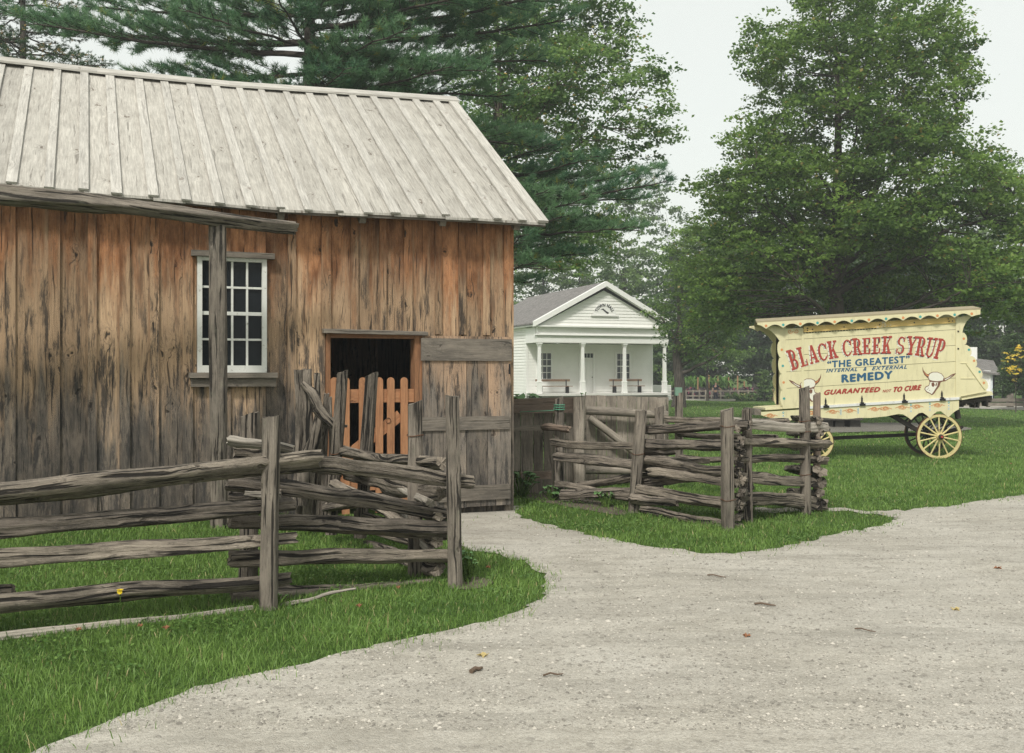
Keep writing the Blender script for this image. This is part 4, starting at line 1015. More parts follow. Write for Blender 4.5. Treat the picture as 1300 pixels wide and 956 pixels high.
for (lp, nm) in ((left_loop, 'scalloped_end_board'), (right_loop, 'scalloped_end_board')):
    for o in (.0015, -D+.03):
        mb = MB(); pts = [Q(x, y, o) for x, y in lp]
        # ear-clip through tessellation
        from mathutils.geometry import tessellate_polygon
        tri = tessellate_polygon([pts]); th = Vector((0, .028, 0))
        for t3 in tri:
            a = [pts[i] for i in t3]; mb.face(a); mb.face([p+th for p in a][::-1])
        for i in range(len(pts)):
            j = (i+1) % len(pts); mb.face([pts[i], pts[j], pts[j]+th, pts[i]+th])
        mb.build(nm, M['wy'], wag)
mb = MB()   # sloping moulding on the right end board
mb.bar(Q(1227, 462, .012), Q(1250, 494, .012), .03, .02); mb.bar(Q(1219.5, 461, .008), Q(1228, 461, .008), .014, .012); mb.bar(Q(1219.5, 480.5, .008), Q(1240, 480.5, .008), .014, .012)
mb.build('moulding', M['wy'], wag)
# roof with overhang at both ends and a scalloped valance
mb = MB(); o = .17
a, b = Q(958, 410.5, o), Q(1241, 393.5, o); bk = Vector((.33, D+.30, 0)); up = Z*.035
mid0, mid1 = a+bk*.5+Z*.10, b+bk*.5+Z*.10
mb.hexa([a, b, mid1, mid0, a+up, b+up, mid1+up, mid0+up]); mb.hexa([mid0, mid1, b+bk, a+bk, mid0+up, mid1+up, b+bk+up, a+bk+up])
mb.build('roof', M['wroof'], wag)
def dots(mb, pts, r, o, mats, mis):
    for i, (x, y) in enumerate(pts):
        c = Q(x, y, o); n = 9
        ring = [c+Vector((math.cos(2*math.pi*k/n)*r, 0, math.sin(2*math.pi*k/n)*r)) for k in range(n)]
        for k in range(n): mb.face([c, ring[k], ring[(k+1) % n]], mi=mis[i % len(mis)])
for (oo, nm) in ((o+.012, 'valance'), (-D-.13, 'valance')):
    mb = MB(); n = 12; x0, x1 = 959, 1240; P_ = []; w = (x1-x0-22)/n
    yt = lambda x: 410.3+(x-958)*(393.6-410.3)/(1241-958)
    lowp = []
    for k in range(n):
        xs_ = x0+11+w*k
        for j in range(9):
            t = j/8; x = xs_+w*t; lowp.append((x, yt(x)+8.2-4.6*math.sin(math.pi*t)))
    lowp = [(x0, yt(x0)+2.5), (x0+5, yt(x0+5)+4)]+lowp+[(x1-6, yt(x1-6)+7), (x1, yt(x1)+6)]
    th = Vector((0, .022, 0))
    for i in range(len(lowp)-1):
        (xa, ya), (xb, yb) = lowp[i], lowp[i+1]
        q = [Q(xa, yt(xa), oo), Q(xb, yt(xb), oo), Q(xb, yb, oo), Q(xa, ya, oo)]; mb.face(q[::-1]); mb.face([p+th for p in q]); mb.face([q[3], q[2], q[2]+th, q[3]+th]); mb.face([q[0], q[1], q[1]+th, q[0]+th])
    vv = mb.build(nm, M['wy'], wag)
    if oo > 0:
        mb = MB(); pts = [(x0+11+w*k, yt(x0+11+w*k)+4.6) for k in range(n+1)]
        dots(mb, pts, .032, oo+.003, None, (0, 1)); mb.build('painted_dots', [M['orangep'], M['teal']], vv)
# painted dots on the end scallops
mb = MB(); dots(mb, [(992.5, 444), (993.8, 464.5), (994.8, 485.5), (995.4, 506), (1223.5, 430), (1230, 444), (1236.5, 458), (1243.5, 472), (1249, 486)], .03, .005, None, (0, 1)); mb.build('painted_dots', [M['orangep'], M['teal']], wag)
# name board under the eave
mb = MB(); mb.prism([Q(1020, row(415.5, 1020), .002), Q(1212, row(415.5, 1212), .002), Q(1212, row(423, 1212), .002), Q(1020, row(423, 1020), .002)], Vector((0, -.03, 0))); nb = mb.build('eave_board', M['wy2'], wag)
mb = MB(); dots(mb, [(x, row(y, x)) for x, y in ((1024.5, 418.5), (1024.5, 421), (1031, 420), (1071, 419.5), (1116, 419.5), (1160, 419.5), (1203, 417.5), (1204, 420.5), (1208.5, 420.5))], .016, .036, None, (0,))
for k in range(26):
    x = 1021+k*3.6; mb.cbox(Q(x, row(424, x), .004), (.04, 0, 0), (0, .012, 0), (0, 0, .016))
mb.build('nail_heads', M['iron'], nb)
# white strip, hinges, painted skirt
mb = MB(); mb.prism([Q(1019, row(517.4, 1019), .002), Q(1217, row(517.4, 1217), .002), Q(1217, row(520.6, 1217), .002), Q(1019, row(520.6, 1019), .002)], Vector((0, -.045, 0))); mb.build('white_strip', M['wwhite'], wag)
for x in (1048, 1094, 1147.5, 1195.5):
    mb = MB(); y = row(519.5, x); mb.cbox(Q(x, y-.3, .055), (.13, 0, 0), (0, .03, 0), (0, 0, .05)); mb.cbox(Q(x, y-1.8, .03), (.07, 0, 0), (0, .05, 0), (0, 0, .05))
    mb.prism([Q(x-.9, y-3, .008), Q(x+.9, y-3, .008), Q(x+1.1, y-8, .008), Q(x, y-12, .008), Q(x-1.1, y-8, .008)], Vector((0, -.012, 0))); mb.build('hinge', M['iron'], wag)
yt = lambda x: row(521, x); low = [(966, 527)]
for (x, d_) in ((972, 529), (980, 531), (986, 534), (992, 537), (995, 538.5), (1000, 535), (1005, 533), (1010, 534), (1015, 537), (1023, 534), (1031, 531), (1041, 530), (1060, 531.5), (1075, 532), (1090, 530.5), (1105, 530.5), (1125, 528.5), (1140, 525.5), (1146, 526), (1152, 529.5), (1156.5, 533), (1161, 528.5), (1166, 524.5), (1171, 523.8), (1176, 527), (1180, 531), (1184, 526.5), (1189, 522.5), (1194, 522), (1199, 526), (1203.5, 530), (1208, 525.5), (1213, 521.5), (1217, 519.5)): low.append((x, d_))
for oo in (.02, -D):
    mb = MB(); th = Vector((0, .03, 0))
    for i in range(len(low)-1):
        (xa, ya), (xb, yb) = low[i], low[i+1]; ta = max(yt(xa), 517) if xa < 970 else yt(xa); tb = yt(xb)
        q = [Q(xa, ta, oo), Q(xb, tb, oo), Q(xb, yb, oo), Q(xa, ya, oo)]; mb.face(q[::-1]); mb.face([p+th for p in q]); mb.face([q[3], q[2], q[2]+th, q[3]+th]); mb.face([q[1], q[0], q[0]+th, q[1]+th])
    q = [Q(966, 521.5, oo), Q(966, 527, oo)]; mb.face([q[0], q[1], q[1]+th, q[0]+th])
    mb.build('skirt_board', M['wy'], wag)
mb = MB(); mb.box(Q(958, 527, .0), (.15, 0, 0), (0, D-.1, 0), (0, 0, .14)); mb.build('end_beam', M['post'], wag)
# painted curls on the skirt
def stroke(mb, pts, w, o, mi=0, zs=0):
    for i in range(len(pts)-1):
        a, b = Q(*pts[i], o), Q(*pts[i+1], o); d = (b-a); n = Vector((-d.z, 0, d.x)); n.normalize()
        mb.face([a-n*w/2, b-n*w/2, b+n*w/2, a+n*w/2], mi=mi)
mb = MB(); rr = random.Random(4); oo = .0235
for (cx, sg) in ((1030, 1), (1057, 1), (1078, -1), (1110, 1), (1123, -1), (1145, 1), (1163, -1), (1190, 1), (978, 1)):
    cy = row(526, cx)
    for f in (0, 1):
        pts = [(cx+sg*(5-t*.42)*math.cos(t*.7+f*2.4), cy+(3-t*.24)*math.sin(t*.7+f*2.4)) for t in range(11)]; stroke(mb, pts, .014, oo+.0006*f, 0)
    stroke(mb, [(cx-9, cy+1), (cx-4, cy-1.2), (cx, cy+1), (cx+5, cy-.8), (cx+9, cy+.8)], .011, oo+.0015, 0)
for cx in (994, 1067, 1089, 1156, 1180, 1204):
    for dy in (-3.5, .5, 4.5) if cx > 1100 or cx < 1000 else (-2.5, 0, 2.5):
        cy = row(527, cx)+dy; c = Q(cx, cy, oo+.002); r = .034
        mb.face([c+Vector((0, 0, r)), c+Vector((-r*.8, 0, 0)), c+Vector((0, 0, -r)), c+Vector((r*.8, 0, 0))], mi=1 if dy > -3 else 2)
        mb.face([c+Vector((0, -.001, r*.5)), c+Vector((-r*.35, -.001, 0)), c+Vector((0, -.001, -r*.5)), c+Vector((r*.35, -.001, 0))], mi=2 if dy > -3 else 1)
mb.build('painted_scrollwork', [M['orangep'], M['wwhite'], M['teal']], wag)
mb = MB()
for (cx, sg) in ((1003, 1), (1011, -1)):
    cy = row(421, cx); stroke(mb, [(cx+sg*(3.4-t*.3)*math.cos(t*.8), cy+(3.0-t*.24)*math.sin(t*.8)) for t in range(11)], .014, .003+.0006*sg, 0)
mb.build('painted_scrollwork', [M['orangep']], wag)

# --- lettering -------------------------------------------------------
# slab-serif show letters drawn as strokes in a unit box
def bar_(x0, y0, x1, y1, w):                 # slanted bar of horizontal width w
    return [('q', [(x0, y0), (x0+w, y0), (x1+w, y1), (x1, y1)])]
def ser(x, y, w, h=.11): return [('q', [(x, y), (x+w, y), (x+w, y+h), (x, y+h)])]
def arc_(cx, cy, rx, ry, a0, a1, tx, ty): return [('a', (cx, cy, rx, ry, a0, a1, tx, ty))]
st_ = .23
G_ = {
 'B': bar_(.10, 0, .10, 1, st_)+ser(0, 0, .42)+ser(0, .93, .42)+arc_(.40, .735, .26, .265, -90, 90, .17, .07)+arc_(.40, .265, .32, .27, -90, 90, .18, .07)+ser(.25, .47, .2, .07),
 'L': bar_(.12, 0, .12, 1, st_)+ser(0, .93, .44)+ser(0, 0, .62, .08)+[('q', [(.52, 0), (.66, 0), (.66, .34), (.60, .34)])],
 'A': bar_(.08, 0, .30, 1, .1)+[('q', [(.30, 1), (.48, 1), (.76, 0), (.52, 0)])]+ser(0, 0, .26)+ser(.44, 0, .38)+ser(.2, .28, .36, .08),
 'C': arc_(.42, .5, .42, .5, 42, 318, .19, .08)+[('q', [(.64, .66), (.76, .62), (.76, .98), (.70, .98)])]+[('q', [(.70, .16), (.78, .24), (.76, .34), (.64, .2)])],
 'K': bar_(.10, 0, .10, 1, st_)+ser(0, 0, .4)+ser(0, .93, .4)+[('q', [(.26, .38), (.36, .38), (.72, .95), (.60, .95)])]+[('q', [(.36, .55), (.48, .66), (.78, .02), (.54, .02)])]+ser(.5, .93, .3)+ser(.46, 0, .38),
 'R': bar_(.10, 0, .10, 1, st_)+ser(0, 0, .4)+ser(0, .93, .42)+arc_(.40, .72, .30, .28, -90, 90, .18, .07)+ser(.25, .44, .18, .07)+[('q', [(.38, .46), (.54, .48), (.80, .02), (.58, .02)])]+ser(.55, 0, .3),
 'E': bar_(.10, 0, .10, 1, st_)+ser(0, .92, .66, .08)+ser(0, 0, .66, .08)+ser(.25, .46, .24, .08)+[('q', [(.56, .92), (.60, .68), (.68, .68), (.68, 1)])]+[('q', [(.56, .08), (.60, .34), (.70, .34), (.70, 0)])]+[('q', [(.45, .34), (.53, .34), (.53, .66), (.45, .66)])],
 'S': arc_(.36, .735, .30, .265, 40, 270, .17, .08)+arc_(.36, .27, .34, .27, -140, 90, .17, .08)+[('q', [(.56, .72), (.66, .68), (.66, 1), (.60, 1)])]+[('q', [(.02, 0), (.08, 0), (.14, .26), (.02, .34)])],
 'Y': bar_(.32, 0, .32, .5, st_)+ser(.2, 0, .44)+[('q', [(.32, .46), (.52, .52), (.28, .95), (.06, .95)])]+[('q', [(.40, .5), (.52, .46), (.78, .95), (.68, .95)])]+ser(0, .93, .36)+ser(.56, .93, .3),
 'U': [('q', [(.10, .26), (.29, .26), (.29, 1), (.10, 1)])]+[('q', [(.62, .26), (.72, .26), (.72, 1), (.62, 1)])]+arc_(.41, .28, .31, .28, 180, 360, .15, .09)+ser(0, .93, .4)+ser(.52, .93, .3),
 'P': bar_(.10, 0, .10, 1, st_)+ser(0, 0, .42)+ser(0, .93, .42)+arc_(.40, .70, .32, .30, -90, 90, .19, .07)+ser(.25, .40, .2, .07)}
def glyph_quads(ch):
    out = []
    for i, (k, d) in enumerate(G_[ch]):
        if k == 'q': 
            a, b, c, e = d
            for j in range(4):
                t0, t1 = j/4, (j+1)/4; L_ = lambda p, q, t: (p[0]+(q[0]-p[0])*t, p[1]+(q[1]-p[1])*t)
                out.append(([L_(a, e, t0), L_(b, c, t0), L_(b, c, t1), L_(a, e, t1)], i))
        else:
            cx, cy, rx, ry, a0, a1, tx, ty = d; n = 12
            for j in range(n):
                p = R(a0+(a1-a0)*j/n); q = R(a0+(a1-a0)*(j+1)/n)
                def pt(a, inner): 
                    f = abs(math.cos(a)); th_x, th_y = tx, ty
                    X = rx-(th_x if inner else 0); Y = ry-(th_y if inner else 0); return (cx+math.cos(a)*X, cy+math.sin(a)*Y)
                out.append(([pt(p, 0), pt(q, 0), pt(q, 1), pt(p, 1)], i))
    return out
def show_title(mb, grow, dx, dy, o, mi):
    s = 'BLACK CREEK SYRUP'; adv = {' ': .42}; x = 0; pos = []
    for ch in s: pos.append(x); x += adv.get(ch, .86)
    W_ = x-.06; cx, cyb = 1100.5, 449.5; Rr = 318.0; half = 95.0   # circle through the letters' feet
    ang = math.asin(half/Rr); tilt = math.atan(-.070)
    for ci, ch in enumerate(s):
        if ch == ' ': continue
        for quad, i in glyph_quads(ch):
            pts = []
            qc = (sum(p[0] for p in quad)/4, sum(p[1] for p in quad)/4)
            for (gx_, gy_) in quad:
                gx2, gy2 = gx_, gy_
                u_ = (pos[ci]+gx2)/W_*2-1; a = u_*ang; hgt = 20.5+5.5*abs(u_)**1.5
                r = Rr+gy2*hgt; X = math.sin(a)*r; Y = (r*math.cos(a)-Rr)
                Xr = X*math.cos(tilt)+Y*math.sin(tilt)*-1*0; 
                pts.append((cx+X+dx, cyb-Y+X*tilt+dy))
            if grow:
                c = (sum(p[0] for p in pts)/4, sum(p[1] for p in pts)/4)
                pts = [(p[0]+grow*(1 if p[0] > c[0] else -1), p[1]+grow*(1 if p[1] > c[1] else -1)) for p in pts]
            mb.face([Q(p[0], p[1], o+.0004*i) for p in pts], mi=mi)
mb = MB(); show_title(mb, .45, -1.1, .9, .003, 1); show_title(mb, 0, 0, 0, .008, 0)
mb.build('title_lettering', [M['red'], M['whitel']], wag)
def line_text(s, x0, x1, ybase0, ybase1, hpx, mat, name, bold=.0, shear=0.0, spacing=1.0, arch=0):
    v, f = txt_mesh(s, 1.0, 0, shear, 0, spacing); xa, xb = v[:, 0].min(), v[:, 0].max(); cap = .69; mb = MB()
    def fn(x, y, z):
        t = (x-xa)/(xb-xa); px = x0+(x1-x0)*t; return Q(px, ybase0+(ybase1-ybase0)*t-y/cap*hpx-arch*math.sin(math.pi*t), .004)
    add_mapped(mb, v, f, fn)
    if bold > 0:
        for i, (ox, oy) in enumerate(((-1, 0), (1, 0), (0, 1), (0, -1))):
            add_mapped(mb, v, f, lambda x, y, z: fn(x, y, z)+Vector((ox*bold*hpx*.022, -.0004*(i+1), oy*bold*hpx*.016)))
    # make every face look at the viewer
    mb.build(name, mat, wag)
line_text('“THE GREATEST”', 1050.5, 1154.5, 466.8, 459.9, 8.2, M['navy'], 'sign_lettering', .05, 0, 1.12, 0)
for (s_, xa_, xb_) in (('INTERNAL', 1049, 1088), ('&', 1096, 1100), ('EXTERNAL', 1107, 1151)): line_text(s_, xa_, xb_, 472.8-(xa_-1049)*.049, 472.8-(xb_-1049)*.049, 4.3, M['navy'], 'sign_lettering', .05, .35, 1.25, 0)
line_text('REMEDY', 1069, 1132.5, 485.3, 480.2, 9.3, M['navy'], 'sign_lettering', .08, 0, 1.15)
line_text('GUARANTEED', 1046.5, 1117, 501.3, 497.3, 5.8, M['red'], 'sign_lettering', .09, .35, 1.15, .4)
line_text('NOT', 1120.5, 1131.5, 498.2, 497.5, 3.2, M['red'], 'sign_lettering', .05, .35, 1.1)
line_text('TO CURE', 1135, 1169.5, 497.6, 494.6, 6.0, M['red'], 'sign_lettering', .09, .4, 1.15)
# --- painted ox skulls
def poly(mb, pts, o, mi):
    from mathutils.geometry import tessellate_polygon
    q = [Q(x, y, o) for x, y in pts]
    for t3 in tessellate_polygon([q]): mb.face([q[i] for i in t3], mi=mi)
def skull(fx, mb):
    m = lambda l: [fx(x, y) for x, y in l]
    # in the coordinates of the right skull
    poly(mb, m([(1171, 466), (1172.5, 471), (1176, 475), (1181, 476.5), (1182, 479.5), (1177.5, 480.5), (1173.5, 476.5), (1171.2, 471.5)]), .0042, 1)
    poly(mb, m([(1197, 481.5), (1203, 479.5), (1208, 476), (1214, 474), (1211, 477.5), (1206, 481), (1200, 484.5), (1196.5, 485)]), .0042, 1)
    poly(mb, m([(1179.4, 474.6), (1184, 472.6), (1190, 472.6), (1195.5, 475), (1198.8, 479.4), (1197.6, 484.5), (1194, 486), (1192.5, 491), (1188, 496.8), (1185.8, 500.4), (1183, 502.4), (1180.5, 500.4), (1176, 498.4), (1173.4, 494.6), (1175, 491.4), (1179, 489.6), (1180.2, 485.6), (1177.6, 479)]), .0040, 1)
    poly(mb, m([(1180.3, 475.3), (1184.2, 473.4), (1190, 473.4), (1195, 475.6), (1198, 479.5), (1196.7, 483.6), (1190, 484.6), (1184, 484), (1180, 482.8), (1178.6, 479)]), .0052, 0)
    poly(mb, m([(1181, 485.4), (1190.8, 486.2), (1189.6, 491), (1186.6, 495.4), (1184.6, 498.8), (1182.6, 501), (1180.6, 499.4), (1176.4, 497.4), (1174.3, 494.6), (1175.6, 492.2), (1179.4, 490.4)]), .0053, 0)
    poly(mb, m([(1182.4, 486.6), (1185.4, 486), (1186.8, 489.4), (1184.6, 492.2), (1182.6, 490.4)]), .0061, 1)
    poly(mb, m([(1188.2, 486.8), (1189.8, 487), (1188.6, 491), (1187.2, 490.4)]), .0061, 1)
    for (x, y) in ((1177, 495), (1180, 496.2), (1178.6, 493.4)): poly(mb, m([(x-.5, y-.35), (x+.5, y-.35), (x+.5, y+.35), (x-.5, y+.35)]), .0062, 1)
    poly(mb, m([(1172.2, 471.3), (1175.5, 475.6), (1179.5, 477.2), (1179, 478.4), (1175.5, 476.8)]), .005, 2)
    poly(mb, m([(1199, 482.2), (1205, 479.6), (1210, 476.2), (1206, 480), (1200, 483.4)]), .005, 0)
mb = MB(); skull(lambda x, y: (x, y-.6), mb); mb.build('painted_skull', [M['whitel'], M['brownp'], M['orangep']], wag)
mb = MB(); skull(lambda x, y: (1002+(1213-x)*.96, y+8+.062*0), mb); mb.build('painted_skull', [M['whitel'], M['brownp'], M['orangep']], wag)
# --- right hand shelf and black fringe under it
mb = MB(); mb.hexa([Q(1219, 508, -.05), Q(1262, 501.5, -.05), Q(1262, 501.5, -D), Q(1219, 508, -D), Q(1219, 505, -.05), Q(1260, 497, -.05), Q(1260, 497, -D), Q(1219, 505, -D)]); mb.bar(Q(1219.5, 507, .03), Q(1253, 501, .03), .03, .06)
mb.build('driver_shelf', M['wy'], wag)
mb = MB(); mb.hexa([Q(1221, 514, -.1), Q(1261.5, 508, -.1), Q(1261.5, 508, -D+.1), Q(1221, 514, -D+.1), Q(1221, 508.5, -.1), Q(1261.5, 502.5, -.1), Q(1261.5, 502.5, -D+.1), Q(1221, 508.5, -D+.1)])
for (x, l_) in ((1224, 517), (1226.5, 515), (1236, 514.5), (1239, 518), (1244, 518), (1255, 516), (1259, 511)):
    mb.prism([Q(x-1.6, 509, -.08), Q(x+1.8, 508.6, -.08), Q(x+.8, l_, -.08), Q(x-.6, l_, -.08)], Vector((0, .25, 0)))
mb.build('dark_fringe', M['wdark'], wag)
# --- wheels
def wheel(cx, cy, rpx, y, mat, seed, nsp=14, hubr=.085):
    c = Q(cx, cy); c.y = y; r = rpx/F*WY; mb = MB(); n = 40; rw, rt = .055, .06
    def ring(a, rad, yy): return c+Vector((math.cos(a)*rad, yy, math.sin(a)*rad))
    for k in range(n):
        a, b = 2*math.pi*k/n, 2*math.pi*(k+1)/n
        for (r0, y0, r1, y1) in ((r, -rw/2, r, rw/2), (r, rw/2, r-rt, rw/2), (r-rt, rw/2, r-rt, -rw/2), (r-rt, -rw/2, r, -rw/2)):
            mb.face([ring(a, r0, y0), ring(b, r0, y0), ring(b, r1, y1), ring(a, r1, y1)], sm=False)
    w = mb.build('wheel', mat, wag)
    mb = MB(); 
    for k in range(n):
        a, b = 2*math.pi*k/n, 2*math.pi*(k+1)/n
        for (r0, y0, r1, y1) in ((r+.012, -.03, r+.012, .03), (r+.001, -.03, r+.012, -.03), (r+.012, .03, r+.001, .03)):
            mb.face([ring(a, r0, y0), ring(b, r0, y0), ring(b, r1, y1), ring(a, r1, y1)])
    mb.build('iron_tyre', M['rust'], w)
    for k in range(nsp):
        a = 2*math.pi*(k+.3)/nsp+seed; mb = MB(); d = Vector((math.cos(a), 0, math.sin(a)))
        mb.tube([c+d*.05+Vector((0, -.03, 0)), c+d*(r*.55)+Vector((0, -.015, 0)), c+d*(r-rt+.004)], [.024, .018, .019], 8); mb.build('spoke', mat, w)
    mb = MB(); mb.tube([c+Vector((0, -.10, 0)), c+Vector((0, -.05, 0)), c+Vector((0, .08, 0))], [hubr*.75, hubr, hubr*.9], 16); mb.tube([c+Vector((0, -.17, 0)), c+Vector((0, -.15, 0)), c+Vector((0, -.101, 0))], [.03, .055, .06], 12, mi=1)
    mb.tube([c+Vector((0, -.178, 0)), c+Vector((0, -.171, 0))], [.025, .03], 10, mi=2); mb.build('hub', [mat, M['wdark'], M['red']], w)
yn, yf = WY+.02, WY+1.33
wheel(1192.5, 554.3, 28.2, yn, M['wheel'], .1)
wheel(1037, 561.6, 20.8, yn, M['wheel'], .25)
def farpx(cx, y0, y1): return 650+(cx-650)*1.0
wheel(1206, 554.3, 28.2, yf, M['shadewheel'], .3)
wheel(1051, 561.6, 20.8, yf, M['shadewheel'], .0)
# axles, springs, bolster, reach
mb = MB()
for (cx, cy) in ((1192.5, 554.3), (1037, 561.6)):
    a = Q(cx, cy); a.y = yn+.1; b = Vector(a); b.y = yf-.1; mb.bar(a, b, .07, .07)
a = Q(1037, 560); a.y = WY+.65; b = Q(1192, 553); b.y = WY+.65; mb.bar(a, b, .08, .06)
mb.build('running_gear', M['wdark'], wag)
for (cx, cy, yt_) in ((1192, 549, 527), (1037, 556, 536), (1150, 530, 522)):
    for yy in (WY+.2, WY+1.1):
        mb = MB(); w = 20 if cx != 1150 else 13
        for sg in (1, -1):
            pts = []
            for k in range(9): t = k/8*2-1; p = Q(cx+t*w, (cy+yt_)/2+sg*(1-t*t)*(cy-yt_)*.42); p.y = yy; pts.append(p)
            mb.tube(pts, .022, 6)
        mb.build('leaf_spring', M['iron'], wag)
for (x0, y0, x1, y1) in ((1216, 512, 1220, 532), (1132, 526, 1176, 552)):
    mb = MB(); a, b = Q(x0, y0, -.2), Q(x1, y1, -.2); mb.bar(a, b, .09, .12, up=(1, 0, .2)); mb.build('brace', M['wdark'], wag)
mb = MB(); mb.tube([Q(1210, 550, -.5), Q(1224, 547, -.5), Q(1231, 543, -.5)], [.05, .06, .03], 8); mb.build('hitch', M['wdark'], wag)

# ------------------------------------------------------------ stone slab table behind the wagon, garden, person, shed
tb = thing('stone_table', 'dark grey slab table on two blocks, on the dirt strip behind the wagon', 'table', G(1068, 36.5))
dT = 36.5; mb = MB(); a, b = P(1040, 530, dT), P(1096, 530, dT); mb.hexa([a, b, b+Vector((0, 1.1, 0)), a+Vector((0, 1.1, 0))]+[p-Vector((0, 0, .10)) for p in (a, b, b+Vector((0, 1.1, 0)), a+Vector((0, 1.1, 0)))])
M['slab'] = plain('dark_weathered_slab', (.07, .065, .058), .9, .5, 6, dirt=(.12, .11, .1)); mb.build('slab_top', M['slab'], tb)
for (x0, x1) in ((1044, 1058), (1060, 1072), (1079, 1093)):
    mb = MB(); a, b = P(x0+1, 533.2, dT+.2), P(x1-1, 533.2, dT+.2); c, d = P(x0, 533, dT+.2), P(x1, 533, dT+.2); zb = gz(a.x, dT)-.02
    a2, b2 = Vector((c.x, dT+.2, zb)), Vector((d.x, dT+.2, zb)); k = Vector((0, .6, 0)); mb.hexa([a2, b2, b2+k, a2+k, a, b, b+k, a+k]); mb.build('leg', M['slab'], tb)

# low garden fence with wires and stakes
gd = 92.0
gf = thing('garden_fence', 'low grey rail fence along the front of the far vegetable garden', 'fence', G(915, gd-.3), )
for px in (852, 861, 871, 880, 888, 896, 903.5, 915, 927, 938, 950, 962):
    mb = MB(); p = G(px, gd-.3); mb.box(p-Vector((.07, 0, .1)), (.13, 0, 0), (0, .12, 0), (0, 0, 1.1)); mb.build('post', M['board'], gf)
for zz in (.45, .9):
    mb = MB(); a, b = G(850, gd-.25), G(968, gd-.25); mb.bar(a+Z*zz, b+Z*zz, .12, .05); mb.build('rail', M['board'], gf)
mb = MB(); a, b = G(800, gd-1.2), G(933, gd-1.2); mb.bar(a+Z*.06, b+Z*.06, .25, .4); o = mb.build('garden_curb', plain('pale_curb', (.4, .38, .34), .9)); tag(o, 'pale curb line at the edge of the lawn before the garden', 'curb')
M['stake'] = plain('raw_wood_stake', (.38, .22, .12), .8, .3, 5)
for i, (px, pt, dd, lb) in enumerate([(886, 479, 93, 'leftmost tan garden stake'), (900, 476, 93.5, 'tallest tan garden stake, left of the person'), (911.5, 477, 94, 'tan garden stake just above the person'), (925, 479, 94, 'tan garden stake right of the person'), (936.5, 477, 93, 'tan garden stake near the middle of the dark plants'), (945, 484, 93, 'short tan garden stake at the right of the garden'), (982-.5, 490, 92, 'short grey garden stake beside the round bush')]):
    a = G(px, dd); b = P(px, pt, dd); mb = MB(); mb.tube([a, b], [.075, .07], 6); tag(mb.build('garden_stake', M['stake']), lb, 'stake', 'stakes in the garden')
def tuft_plants(name, label, cat, x0, x1, d0, d1, n, h, mat, leafw=.05, seed=0, kind='stuff', droop=.5, nl=9):
    rs = np.random.RandomState(seed); px = rs.uniform(x0, x1, n); d = rs.uniform(d0, d1, n); x = (px-650)/F*d; z = npgz(x, d); V = []; Rr = []
    for i in range(n):
        hh = h*rs.uniform(.6, 1.15)
        for k in range(nl):
            a = rs.uniform(0, 6.28); b0 = np.array([x[i], d[i], z[i]+hh*rs.uniform(.0, .75)]); L_ = hh*rs.uniform(.35, .6); dr_ = np.array([math.cos(a), math.sin(a), 0]); pr = np.array([-dr_[1], dr_[0], 0])*leafw
            m_ = b0+dr_*L_*.45+np.array([0, 0, L_*.55]); e_ = b0+dr_*L_+np.array([0, 0, L_*(.6-droop)])
            V += [b0-pr*.5, b0+pr*.5, m_+pr, m_-pr, m_-pr, m_+pr, e_+pr*.1, e_-pr*.1]; Rr += [rs.rand()]*2
    me = fast_mesh(name, np.array(V), 4, [mat], np.array(Rr)); o = link_mesh(name, me); tag(o, label, cat, kind=kind); return o
M['corn'] = leafmat('garden_green', (.07, .17, .035), (.19, .34, .08), trans=.35); M['darkpl'] = leafmat('purple_dark_plants', (.045, .035, .045), (.12, .10, .09), (.25, .06, .10), trans=.2, amt=.12); M['busht'] = leafmat('herb_green', (.06, .13, .03), (.16, .26, .07), (.30, .26, .12), trans=.3, amt=.1)
tuft_plants('garden_corn', 'rows of pale green corn-like plants in the far garden', 'plants', 852, 926, 93.5, 97, 260, 2.1, M['corn'], .07, 1)
tuft_plants('garden_plants', 'dark purplish low plants across the far garden', 'plants', 850, 962, 92.5, 95, 420, 1.15, M['darkpl'], .09, 2)
tuft_plants('garden_herbs', 'low green herbs with pale tips at the right end of the garden', 'plants', 920, 975, 91.2, 92.6, 200, .7, M['busht'], .06, 3)

